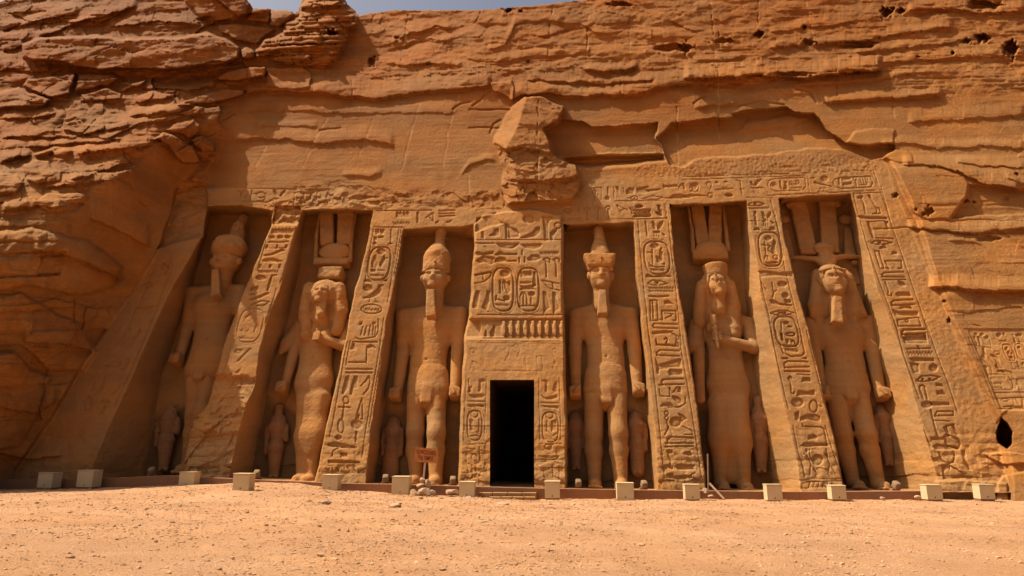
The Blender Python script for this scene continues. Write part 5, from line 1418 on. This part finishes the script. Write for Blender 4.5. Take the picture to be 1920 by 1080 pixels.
# ---- goddess-like queen left (worn face)
r1, P, R, dn, sc = colossus("colossal_queen", "colossal queen with worn away face, wig and disc crown, second statue from the left", 1,
  dict(head=(606,556), neck=(606,590), chest=(601,620), waist=(592,672), hip=(589,715), base=(575,905),
       shL=(565,610), shR=(650,606), elL=(553,655), elR=(648,650), haL=(534,725), haR=(598,634), fold='R', handL=True, cw=42, ch_h=40, ww=30, hw=38, ar=13,
       thL=(577,752), thR=(603,750), knL=(577,820), knR=(596,820), caL=(577,850), caR=(592,850), anL=(567,891), anR=(583,893), tr=19,
       head_w=20, head_h=24, turn=0), fem=True, beard=False)
w_ = Solid(.036)
hd = P('head', .66)
w_.ell((hd[0] + .02, hd[1] + .20, hd[2] - .06), (R(31), .62, .46), .08)
a = J(606,545,dn(545,.44)); b = J(606,600,dn(600,.40)); w_.box(((a[0]+b[0])/2, (a[1]+b[1])/2, .5*(a[2]+b[2])), (R(39), abs(a[1]-b[1])*.62, .30), .15, .10, 'u', -.10)
for xs_ in ((580, 573, 575), (636, 640, 632)):
    a = J(xs_[0], 540, dn(540, .62)); b = J(xs_[1], 585, dn(585, .64)); e = J(xs_[2], 622, dn(622, .66))
    w_.cap(a, b, R(12), R(14), .08, 1.0); w_.cap(b, e, R(14), R(12), .05, .8)
w_.box((hd[0] - .02, hd[1] - .30, hd[2] + .62), (R(15), .56, .34), .12, .10, 's')
c = Solid(.034); c.cap(J(607,540,dn(540,1.02)), J(603,584,dn(584,.98)), R(11), R(7), .05, .6); c.ell(J(603,590,dn(590,.9)), (R(9), .16, .22), .05); put(c, "broken_face", r1, rough=.05)
put(w_.tilt(TILT[0], 0, .12), "wig", r1, rough=.05)
queen_crown(r1, dn, R, [(613,396,615,462,30,28), (652,396,646,462,38,30)], (628,472,33,20), (623,494,37,8), (622,518,24,14),
            [(-1, (600,396,594,440,592,488)), (1, (668,396,660,440,656,488))], False)
for a, e, f in (((561,614), (540,645), (527,660)), ((648,612), (650,634), (650,640))):
    c = Solid(.04); q = J(*a, dn(a[1], .26)); z = J(*e, dn(e[1], .32)); y = J(*f, dn(f[1], .34)); c.cap(q, z, R(12), R(15), .06, .75); c.cap(z, y, R(14), R(6), .10, .8)
    put(c, "sleeve", r1)

# ---- king in shade at the left end
r0, P, R, dn, sc = colossus("colossal_king", "weathered colossal king in shade with a broken bulbous crown, leftmost statue", 0,
  dict(head=(424,494), neck=(417,530), chest=(405,572), waist=(396,640), hip=(388,684), kilt=(384,700), base=(365,880),
       shL=(362,545), shR=(452,542), elL=(352,615), elR=(455,610), haL=(336,672), haR=(446,690), cw=46, ch_h=42, ww=34, hw=40, ar=14,
       thL=(366,716), thR=(392,712), knL=(364,780), knR=(378,780), caL=(360,815), caR=(372,812), anL=(352,872), anR=(354,874), tr=17,
       head_w=28, head_h=27, beard=(407,508,555,19), bdx=-3, turn=-.1))
c = Solid(.045)
c.ell(J(430,466,dn(466,.62)), (R(36), .66, .62), .1); c.cap(J(440,452,dn(452,.40)), J(455,408,dn(408,.20)), R(18), R(9), .12, .8)
put(c.tilt(TILT[0], 0, .12), "crown", r0, rough=.10)

# ---- small figures standing beside the legs
def small_figure(name, label, ni, x, y0, y1, lean, wig=True, cap=False, skirt=1.0, q=.16, hands=True, grp=None):
    def dn(y, t): return -float(ndep(ni, y)) + t
    H = y1 - y0; q = q*.75
    def p(f, dx, t): 
        y = y0 + H*f
        return J(x + lean*(f - .5) + dx, y, dn(y, t))
    sc_ = pxm(x, (y0 + y1)/2, dn(y0, .2)); k = H/sc_          # height in metres
    root = thing(name, label, "statue", wor(p(1.0, 0, q)), grp)
    s = Solid(.034)
    s.cap(p(.25, 0, q), p(.42, 0, q), .155*k, .095*k, .08, .8)
    s.cap(p(.42, 0, q), p(.55, 0, q), .095*k, .125*k, .08, .85)
    s.cap(p(.55, 0, q), p(.95, 0, q), .125*k, .075*k*skirt, .08, .8)
    for sg in (-1, 1):
        s.cap(p(.235, sg*.15*H*.9, q), p(.42, sg*.17*H*.9, q), .048*k, .040*k, .04)
        if hands and sg > 0:
            s.cap(p(.42, sg*.165*H*.9, q), p(.33, sg*.03*H, q + .12), .040*k, .034*k, .03)
        else:
            s.cap(p(.42, sg*.17*H*.9, q), p(.58, sg*.16*H*.9, q + .03), .040*k, .034*k, .03)
            s.ell(p(.60, sg*.16*H*.9, q + .03), (.04*k, .055*k, .04*k), .02)
        s.cap(p(.90, sg*.035*H, q), p(.985, sg*.04*H, q + .03), .042*k, .036*k, .02)
        s.cap(p(.985, sg*.04*H, q + .02), p(.99, sg*.045*H, q + .20), .034*k, .03*k, .02)
    s.cap(p(.18, 0, q), p(.22, 0, q), .05*k, .06*k, .03)
    c_ = p(.115, 0, q + .05)
    head(s, c_, .062*k, .075*k, .10)
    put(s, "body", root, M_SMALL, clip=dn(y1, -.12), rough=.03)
    if wig:
        w = Solid(.034)
        w.ell(p(.085, 0, q), (.085*k, .085*k, .12), .05)
        for sg in (-1, 1): w.cap(p(.10, sg*.075*H, q), p(.22, sg*.085*H, q + .03), .035*k, .04*k, .04)
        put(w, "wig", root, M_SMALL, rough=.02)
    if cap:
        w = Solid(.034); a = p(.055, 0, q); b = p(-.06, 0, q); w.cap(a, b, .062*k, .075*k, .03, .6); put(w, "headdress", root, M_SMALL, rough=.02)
    return root
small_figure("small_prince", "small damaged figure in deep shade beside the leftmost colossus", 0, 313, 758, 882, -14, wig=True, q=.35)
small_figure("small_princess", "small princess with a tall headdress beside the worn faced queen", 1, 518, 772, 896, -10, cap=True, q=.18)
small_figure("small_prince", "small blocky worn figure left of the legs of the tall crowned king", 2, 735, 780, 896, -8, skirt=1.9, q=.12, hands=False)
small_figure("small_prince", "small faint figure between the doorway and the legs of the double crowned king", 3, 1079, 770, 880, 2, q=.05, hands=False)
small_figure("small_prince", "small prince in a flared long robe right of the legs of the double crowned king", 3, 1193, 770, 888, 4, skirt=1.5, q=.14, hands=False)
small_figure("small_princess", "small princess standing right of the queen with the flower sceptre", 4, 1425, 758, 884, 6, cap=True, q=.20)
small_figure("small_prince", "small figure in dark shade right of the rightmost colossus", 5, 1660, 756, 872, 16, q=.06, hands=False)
# ================================================================ ground, kerb, boxes, sign, stones
YK = YF - 0.55                         # front of the kerb
gx_k = [-400,-40,0,130,250,330,440,500,560,600,640,740,870,1000,1300,1500,1700,1900,2300]
gy_k = [921,919,918,916,913,910,906,904.5,906,912,918,925,930,935.5,936,937,937.5,938,939]
GK = np.array([hy(a, b, YK) for a, b in zip(gx_k, gy_k)])
def ground_z(x, y):
    x = np.asarray(x, float); y = np.asarray(y, float)
    zk = np.interp(x, GK[:, 0], GK[:, 2])
    t = ss((y - (YK - 7.5))/7.5)
    near = -0.02*(y - 8)*0.6
    base = np.clip(near, -0.12, 0.03)
    return base*(1 - t) + zk*t + 0.02*pnoise(x*0.35, y*0.35)*(1 - 0.7*t) + 0.012*pnoise(x*1.3, y*1.3)
gxs = _axis([(-260, -60, 20), (-60, -24, 2.0), (-24, 24, 0.09), (24, 60, 2.0), (60, 261, 20)])
gys = _axis([(-120, -20, 10), (-20, 4, 1.0), (4, 13, 0.05), (13, 27.5, 0.09), (27.5, 60, 3), (60, 201, 20)])
GX, GY = np.meshgrid(gxs, gys)
GZ = ground_z(GX, GY)
fine = ss((23.9 - GY)/0.3)*ss((GY - 3)/2.0)*ss((24 - np.abs(GX))/2)
GZ += fine*(0.015*fbm(GX*1.6, GY*1.6, 4, seed=101.) + 0.014*fbm(GX*7.0, GY*7.0, 3, seed=102.) + .006*fbm(GX*16.0, GY*16.0, 2, seed=103.))
gi = np.arange(GX.size).reshape(GX.shape)
gq = np.stack([gi[:-1, :-1], gi[:-1, 1:], gi[1:, 1:], gi[1:, :-1]], -1).reshape(-1, 4)
GV = np.stack([GX, GY, GZ], -1).reshape(-1, 3)
tag(newobj("ground", GV, gq, M_SAND), kind="structure")

def bxm(bm_v, bm_f, lo, hi):
    n = len(bm_v)
    (a, b, c), (d, e, f) = lo, hi
    bm_v += [(a,b,c),(d,b,c),(d,e,c),(a,e,c),(a,b,f),(d,b,f),(d,e,f),(a,e,f)]
    bm_f += [tuple(n + i for i in q) for q in ((0,3,2,1),(4,5,6,7),(0,1,5,4),(1,2,6,5),(2,3,7,6),(3,0,4,7))]

def bevel_box(lo, hi, b):
    """box with softened edges as (verts, faces)"""
    import bmesh
    bm = bmesh.new()
    v = []; f = []
    bxm(v, f, lo, hi)
    vs = [bm.verts.new(p) for p in v]
    for q in f: bm.faces.new([vs[i] for i in q])
    bmesh.ops.bevel(bm, geom=bm.edges[:], offset=b, segments=2, affect='EDGES', profile=0.6)
    bm.normal_update()
    V = [tuple(p.co) for p in bm.verts]
    bm.verts.index_update()
    F = [tuple(p.index for p in q.verts) for q in bm.faces]
    bm.free()
    return V, F

def stone_mesh(r, seed, flat=0.7, sub=3, sharp=0.35):
    import bmesh
    bm = bmesh.new()
    bmesh.ops.create_icosphere(bm, subdivisions=sub, radius=1.0)
    rr = np.random.RandomState(seed)
    V = np.array([p.co[:] for p in bm.verts])
    for _ in range(9):                                       # cleave with random planes
        d = rr.normal(size=3); d /= np.linalg.norm(d)
        t = rr.uniform(0.45, 0.9)
        e = V @ d - t
        V = V - np.maximum(e, 0)[:, None]*d
    V += 0.06*np.stack([fbm(V[:, k]*1.7 + seed, V[:, (k+1) % 3]*1.7, 3) for k in range(3)], -1)
    V *= np.array([rr.uniform(.8, 1.25), rr.uniform(.75, 1.1), flat])*r
    F = [tuple(p.index for p in q.verts) for q in bm.faces]
    bm.free()
    return V, F

# terrace floor behind the kerb, in the niches
ktx = [-400,0,190,300,480,590,700,1000,1225,1480,1700,1800,2300]
kty = [900,899,897,890.5,899,905,907,915,919.5,922,921,920,921]
KT = np.array([hy(a, b, YK) for a, b in zip(ktx, kty)])
tx = np.arange(-24, 24.1, 0.25); ty = np.concatenate([[YK + 0.16], np.arange(YK + 0.35, 29, 0.25)])
TX, TY = np.meshgrid(tx, ty)
TZ = np.interp(TX, KT[:, 0], KT[:, 2]) - 0.05 + 0.02*fbm(TX*1.5, TY*1.5, 3, seed=5.)
ti = np.arange(TX.size).reshape(TX.shape)
tq = np.stack([ti[:-1, :-1], ti[:-1, 1:], ti[1:, 1:], ti[1:, :-1]], -1).reshape(-1, 4)
tag(newobj("terrace", np.stack([TX, TY, TZ], -1).reshape(-1, 3), tq, M_CARVED_PLAIN), kind="structure")
# the low kerb: one long wall of butted stones
kv = []; kf = []
xk = list(np.arange(-21.0, 11.6, 1.9))
rk = np.random.RandomState(9)
for k in range(len(xk) - 1):
    a, b = xk[k], xk[k+1] - 0.006
    za, zb = np.interp([a, b], KT[:, 0], KT[:, 2]) + rk.uniform(-.006, .006)
    n = len(kv)
    dy = rk.uniform(-.005, .005); cz = 0.012
    pts = []
    for x, z in ((a, za), (b, zb)):
        pts += [(x, YK + dy, -1.2), (x, YK + dy, z - cz), (x, YK + dy + cz, z), (x, YK + .20, z), (x, YK + .20, -1.2)]
    kv += pts
    for q in range(4): kf.append((n + q, n + 5 + q, n + 6 + q, n + 1 + q))
    kf.append((n, n+1, n+2, n+3, n+4)); kf.append((n+9, n+8, n+7, n+6, n+5))
kb = newobj("kerb_wall", kv, kf, M_KERB, None, False, (-4.7, YK, -.3))
tag(kb, "long low reddish kerb wall running along the foot of the temple", "kerb")

# pale metal boxes that house the floodlights
M_BOX = flat_mat("beige enamel", (0.58, 0.44, 0.24), 0.6, 0.06, 3.0)
M_BOXD = flat_mat("dark hole", (0.03, 0.02, 0.012), 0.8)
def light_box(xl, xr, yt, yb, label, rot=0.0, base=None, Y=None):
    if Y is None:                                            # stand the box where its foot meets the sand
        yy = np.arange(16.0, YK - .60, .02); q = np.array([hy(.5*(xl + xr), yb, t_) for t_ in yy])
        ok = np.nonzero(q[:, 2] <= ground_z(q[:, 0], q[:, 1]))[0]
        Y = max(float(yy[ok[0]]), YK - 3.5) if len(ok) and yb > 916 else YK - 0.62
    a = hy(xl, yb, Y); b = hy(xr, yb, Y); t = hy(0.5*(xl + xr), yt, Y)
    wd = b[0] - a[0]; ht = t[2] - 0.5*(a[2] + b[2]); dp = wd*0.78
    cx = 0.5*(a[0] + b[0]); zb = 0.5*(a[2] + b[2])
    root = thing("floodlight_box", label, "light box", (cx, Y + dp/2, zb), "beige floodlight boxes along the kerb")
    def part(name, lo, hi, mat, bev=0.008):
        V, F = bevel_box(lo, hi, bev)
        o = newobj(name, np.array(V), F, mat, None, False)
        o.parent = root
        return o
    h = wd/2
    part("housing", (-h, -dp/2, 0.0), (h, dp/2, ht - .028), M_BOX)
    part("lid", (-h - .012, -dp/2 - .014, ht - .026), (h + .012, dp/2 + .012, ht), M_BOX)
    part("cable_hole", (-.022, -dp/2 - .003, .05), (.018, -dp/2 + .02, .088), M_BOXD, .006)
    g = ground_z(cx, Y)
    part("foot", (-h*.93, -dp/2*.93, min(-.03, g - zb - .08)), (h*.93, dp/2*.93, -.001), M_KERB, .01)
    root.rotation_euler = (rk.uniform(-.015, .015), rk.uniform(-.012, .012), rot)
    if base:
        x0, x1, y0, y1 = base
        A = hy(x0, y0, Y - .06); B = hy(x1, y1, Y - .06)
        V, F = bevel_box((A[0], Y - .06, min(B[2], g) - .03), (B[0], Y + dp + .06, zb - .002), .02)
        V = np.array(V); V += .008*np.stack([pnoise(V[:, 0]*9, V[:, 2]*9 + k) for k in range(3)], -1)
        o = newobj("footing_block", V, F, M_KERB, None, False, (0.5*(A[0] + B[0]), Y, B[2]))
        tag(o, "reddish stone block under the " + label.split(' ', 2)[-1].split(',')[0] if False else base_label[label], "block", "stone blocks under light boxes")
    return root
LB = [(68,97,886,914.5,"beige light box at the far left, in the shade of the cliff", -.06, None),
      (142,173,881.5,913,"beige light box second from the left, near the foot of the cut wall", -.05, None),
      (334,362,884.5,912,"beige light box before the broken shaded pillar", -.03, None),
      (435,466,887.5,920,"beige light box between the shaded pillar and the worn faced queen", -.02, None),
      (603,632,890,919,"beige light box before the pillar carved with an ankh", 0, (598,642,919,923)),
      (734,766,893,926.5,"beige light box on a stone block left of the sign", 0, (726,768,927,939)),
      (861,889,903,932,"beige light box before the left jamb of the doorway", .02, None),
      (1022,1050,902,934,"beige light box before the right jamb of the doorway", 0, None),
      (1157,1189,905,936.5,"beige light box before the feet of the double crowned king", .0, (1152,1194,936.5,941)),
      (1285,1313,908,936.5,"beige light box before the pillar beside the leaning plank", .02, None),
      (1439,1468,908,938.5,"beige light box before the queen with the flower sceptre", .03, None),
      (1560,1588,910,936.5,"beige light box before the fifth carved pillar, left of the rightmost king", .03, None),
      (1739,1769,909,937,"beige light box before the long rightmost pillar", .04, None),
      (1838,1867,908,936,"beige light box at the far right end of the row", .05, None)]
base_label = {LB[4][4]: "thin stone slab under the light box before the ankh pillar", LB[5][4]: "thick reddish stone block under the light box left of the sign",
              LB[8][4]: "thin stone slab under the light box before the double crowned king"}
for q in LB:
    light_box(*q[:5], q[5], q[6])

# the sign on its post in a heap of stones
YS_ = YK - 0.30
M_SIGN = flat_mat("orange painted board", (0.44, 0.17, 0.055), 0.7, 0.18, 9.0)
M_LET = flat_mat("dark red lettering", (0.12, 0.030, 0.010), 0.7)
M_POST = flat_mat("pale pink post", (0.60, 0.38, 0.28), 0.7)
c0 = hy(777, 865.5, YS_); c1 = hy(819, 869, YS_); c2 = hy(821.5, 842, YS_); c3 = hy(779, 838.5, YS_)
pb = hy(792.5, 912, YS_)
sg = thing("warning_sign", "small orange board with dark lettering on a pale post in a heap of stones", "sign", (pb[0], YS_, pb[2]))
th_ = np.array([0, .03, 0])
bv = np.array([c0, c1, c2, c3, c0 + th_, c1 + th_, c2 + th_, c3 + th_])
bf = [(0,1,2,3),(7,6,5,4),(0,4,5,1),(1,5,6,2),(2,6,7,3),(3,7,4,0)]
brd = newobj("board", bv, bf, M_SIGN, sg, False, sg.location)
p1_ = hy(797, 868, YS_ + .06); p0_ = hy(792, 914, YS_ + .06)
pv = []
for p in (p0_, p1_):
    for dx, dy in ((-.032, -.02), (.032, -.02), (.032, .02), (-.032, .02)): pv.append(p + np.array([dx, dy, 0]))
newobj("post", np.array(pv), [(0,1,5,4),(1,2,6,5),(2,3,7,6),(3,0,4,7),(4,5,6,7)], M_POST, sg, False, sg.location)
ex = (c1 - c0); wid = np.linalg.norm(ex); ex = ex/wid
ez = (c3 - c0); hei = np.linalg.norm(ez); ez = ez/hei
def lettering(txt, cx, cz, width, height):
    cu = bpy.data.curves.new("tmp", 'FONT'); cu.body = txt; cu.align_x = 'CENTER'; cu.align_y = 'CENTER'; cu.size = 1.0; cu.extrude = 0.0
    cu.offset = 0.012
    ob = bpy.data.objects.new("tmp", cu); COL.objects.link(ob)
    bpy.context.view_layer.update()
    me = ob.evaluated_get(bpy.context.evaluated_depsgraph_get()).to_mesh()
    V = np.array([v.co[:] for v in me.vertices]); F = [tuple(p.vertices) for p in me.polygons]
    bpy.data.objects.remove(ob); 
    mn, mx = V.min(0), V.max(0)
    x = (V[:, 0] - (mn[0] + mx[0])/2)/(mx[0] - mn[0])*width; z = (V[:, 1] - (mn[1] + mx[1])/2)/(mx[1] - mn[1])*height
    W = c0 + ex*(wid*cx + x)[:, None] + ez*(hei*cz + z)[:, None] + np.array([0, -.004, 0])
    L = newobj("lettering", W, F, M_LET, None, False, sg.location)
    L.parent = brd; L.location = (0, 0, 0)
lettering("NO PHOTO INSIDE", .5, .70, wid*.86, hei*.30)
lettering("THE TEMPLE", .48, .30, wid*.66, hei*.30)

# stones
SP = {}
def stone(px, py, rpx, label, seed, Y=None, flat=.7, name="stone", cat="stone", grp=None, mat=None, dz=0.0):
    if Y is None:
        R = rays(px, py); P = CAM + R*((0.0 - CAM[2])/R[2])
        for _ in range(8):
            g = float(ground_z(P[0], P[1])); P = CAM + R*((g - CAM[2])/R[2])
            if P[1] > YK - .25: P = hy(px, py, YK - .25); break
    else:
        P = hy(px, py, Y)
    r = rpx/(FPX/float((P - CAM) @ FWD))
    V, F = stone_mesh(r, seed, flat)
    o = newobj(name, V + P + np.array([0, 0, r*flat*.35 + dz]), F, mat or M_STONE, None, False, P)
    return tag(o, label, cat, grp)
G_H = "stones heaped round the sign post"
stone(788, 917, 13, "pale stone at the left of the heap round the sign post", 11, grp=G_H)
stone(804, 916, 10, "tallest upright stone in the heap at the sign post", 12, YK - .38, .9, grp=G_H, dz=.1)
stone(793, 911, 8, "small stone on top of the heap at the sign post", 13, YK - .36, .8, grp=G_H, dz=.14)
stone(797, 926, 12, "large stone at the right front of the heap at the sign post", 14, YK - .6, .7, grp=G_H)
stone(777, 929, 11, "long tilted stone at the left front of the sign heap", 15, YK - .7, .8, grp=G_H)
stone(810, 926, 9, "low stone at the right end of the heap at the sign post", 16, YK - .55, .6, grp=G_H)
stone(770, 921, 6, "small stone touching the left edge of the sign heap", 17, YK - .5, .7, grp=G_H)
stone(788, 935, 6, "small loose stone in front of the heap at the sign post", 18, grp=G_H)
G_L = "loose stones on the sand before the temple"
stone(848, 925, 12, "flat pale stone left of the doorway jamb box", 21, YK - .45, .6, grp=G_L)
stone(876, 935, 11, "flat stone lying just before the jamb box left of the door", 22, YK - .75, .4, grp=G_L)
stone(612, 945, 11, "pale flat stone on sand below the ankh pillar box", 23, None, .45, grp=G_L)
stone(742, 951, 11, "tan stone on sand below the footing block left of the sign", 24, None, .5, grp=G_L)
stone(780, 952, 7, "smaller stone right of the tan stone before the sign", 25, None, .5, grp=G_L)
stone(942, 946, 12, "thin slab of stone on the sand before the doorway", 26, None, .3, grp=G_L)
stone(760, 968, 5, "small dark stone on sand well in front of the sign", 27, None, .6, grp=G_L)
stone(336, 950, 6, "small stone on the sand left of the middle foreground", 28, None, .6, grp=G_L)
stone(296, 947, 6, "flat small stone left of the other small stone on sand", 29, None, .4, grp=G_L)
stone(1322, 925, 9, "upright grey stone beside the leaning plank", 31, YK - .4, .9, grp=G_L)
stone(1334, 932, 7, "small stone at the foot of the leaning plank", 32, YK - .5, .6, grp=G_L)
stone(1720, 934, 8, "pale stone beside the box before the long right pillar", 33, YK - .5, .5, grp=G_L)
stone(1655, 935, 5, "small stone at the kerb below the rightmost king", 34, YK - .4, .6, grp=G_L)
stone(945, 975, 16, "broad flat pale stone sunk in the sand before the door", 35, None, .12, grp=G_L)
stone(905, 978, 11, "small flat pale stone left of the broad sunken stone", 36, None, .14, grp=G_L)

# low brick steps before the doorway
bv_, k = [], 0
rows = [(896,1006,924,930,4), (916,1004,932,938,4)]
for r_, (x0, x1, y0, y1, n) in enumerate(rows):
    Yb = YK - .35 - .35*r_
    for q in range(n):
        a = hy(x0 + (x1 - x0)*q/n + .6, y1 + 2, Yb); b = hy(x0 + (x1 - x0)*(q + 1)/n - .6, y0, Yb)
        V, F = bevel_box((a[0], Yb, a[2] - .05), (b[0], Yb + .33, b[2]), .015)
        V = np.array(V); V += .008*np.stack([pnoise(V[:, 0]*5 + k, V[:, 2]*9) for k in range(3)], -1)
        o = newobj("step_stone", V, F, M_CARVED_PLAIN, None, False, ((a[0] + b[0])/2, Yb, a[2]))
        tag(o, ("%s stone of the %s low step before the dark doorway" % (["leftmost", "second from left", "third from left", "rightmost"][q], ["upper", "lower"][r_])), "step", "step stones before the doorway")

# plank and rod leaning by the pillar
M_WOOD = flat_mat("weathered wood", (0.30, 0.17, 0.09), 0.8)
def stick(name, label, cat, a, b, w, mat):
    a = np.array(a); b = np.array(b); d = (b - a)/np.linalg.norm(b - a)
    s = np.cross(d, [0, 1, 0]); s /= np.linalg.norm(s); t = np.cross(d, s)
    V = []
    for p in (a, b):
        for q in range(8):
            an = 2*math.pi*q/8; V.append(p + w*(s*math.cos(an) + t*.6*math.sin(an)))
    F = [(q, (q+1) % 8, 8 + (q+1) % 8, 8 + q) for q in range(8)] + [tuple(range(7, -1, -1)), tuple(range(8, 16))]
    tag(newobj(name, np.array(V), F, mat, None, False, a), label, cat)
stick("rod", "thin upright metal rod beside the pillar right of the double crowned king", "rod", hy(1328.5, 922, YK + .3), hy(1327, 851, YK + .3), .026, M_WOOD)
stick("plank", "thin wooden plank leaning down to the sand over the kerb", "plank", hy(1358, 936, YK - .35), hy(1330, 906, YK + .1), .035, M_WOOD)
# small spotlights standing in the niches
M_SPOT = flat_mat("grey spotlight", (0.24, 0.15, 0.08), 1.0)
for (px, py, lb) in ((723, 903, "small grey spotlight left of the feet of the tall crowned king"), (849, 906, "small grey spotlight right of the feet of the tall crowned king"),
                     (1083, 911, "small grey spotlight between the doorway and the double crowned king"), (1206, 913, "small grey spotlight right of the feet of the double crowned king"),
                     (1677, 912, "small grey spotlight right of the feet of the rightmost king"), (286, 886, "small grey spotlight left of the leftmost king in shade"), (482, 898, "small grey spotlight left of the worn faced queen")):
    P = hy(px, py, YK + .75)
    zf = float(np.interp(P[0], KT[:, 0], KT[:, 2])) - .05
    root = thing("spotlight", lb, "spotlight", (P[0], P[1], zf), "small spotlights in the niches")
    V, F = bevel_box((-.10, -.12, .10), (.10, .12, .34), .05); o = newobj("lamp_housing", np.array(V), F, M_SPOT, None, True); o.parent = root; o.rotation_euler = (.5, 0, .2)
    V, F = bevel_box((-.13, -.10, -.03), (.13, .10, .09), .015); o = newobj("stand", np.array(V), F, M_KERB, None, False); o.parent = root

# pebbles and gravel
pr = np.random.RandomState(77)
import bmesh
bm0 = bmesh.new(); bmesh.ops.create_icosphere(bm0, subdivisions=1, radius=1.0)
ic = np.array([p.co[:] for p in bm0.verts]); icf = np.array([[p.index for p in q.verts] for q in bm0.faces]); bm0.free()
N_P = 110000
dist = 6.2 + (23.3 - 6.2)*pr.rand(N_P)**1.15
ang = pr.uniform(-.80, .70, N_P)
gxp = dist*np.tan(ang); gyp = dist
den = pnoise(gxp*.5, gyp*.5) + .6*pnoise(gxp*1.7, gyp*1.7)
keep = den > pr.uniform(-.9, .5, N_P)
gxp, gyp = gxp[keep], gyp[keep]; n = len(gxp)
sz = np.clip(0.0047*np.exp(pr.normal(0, .58, n)), .003, .034)*(1 + (gyp - 6)*.045)
gzp = ground_z(gxp, gyp)
ix = np.clip(np.searchsorted(gxs, gxp) - 1, 0, len(gxs) - 2); iy = np.clip(np.searchsorted(gys, gyp) - 1, 0, len(gys) - 2)
gzp = GZ[iy, ix]
sc3 = sz[:, None]*pr.uniform(.6, 1.4, (n, 3))*np.array([1.2, 1.0, .6])
an = pr.uniform(0, 6.28, n); ca_, sa_ = np.cos(an), np.sin(an)
jit = 1 + .35*pr.uniform(-1, 1, (n, len(ic)))
L3 = ic[None]*jit[..., None]*sc3[:, None, :]
Vp = np.stack([L3[..., 0]*ca_[:, None] - L3[..., 1]*sa_[:, None], L3[..., 0]*sa_[:, None] + L3[..., 1]*ca_[:, None], L3[..., 2]], -1)
Vp += np.stack([gxp, gyp, gzp + sz*.25], -1)[:, None, :]
Fp = (icf[None] + (np.arange(n)*len(ic))[:, None, None]).reshape(-1, 3)
tag(newobj("gravel", Vp.reshape(-1, 3), Fp, M_GRAVEL, None, False), "scattered pebbles and grit over the sand", "gravel", kind="stuff")
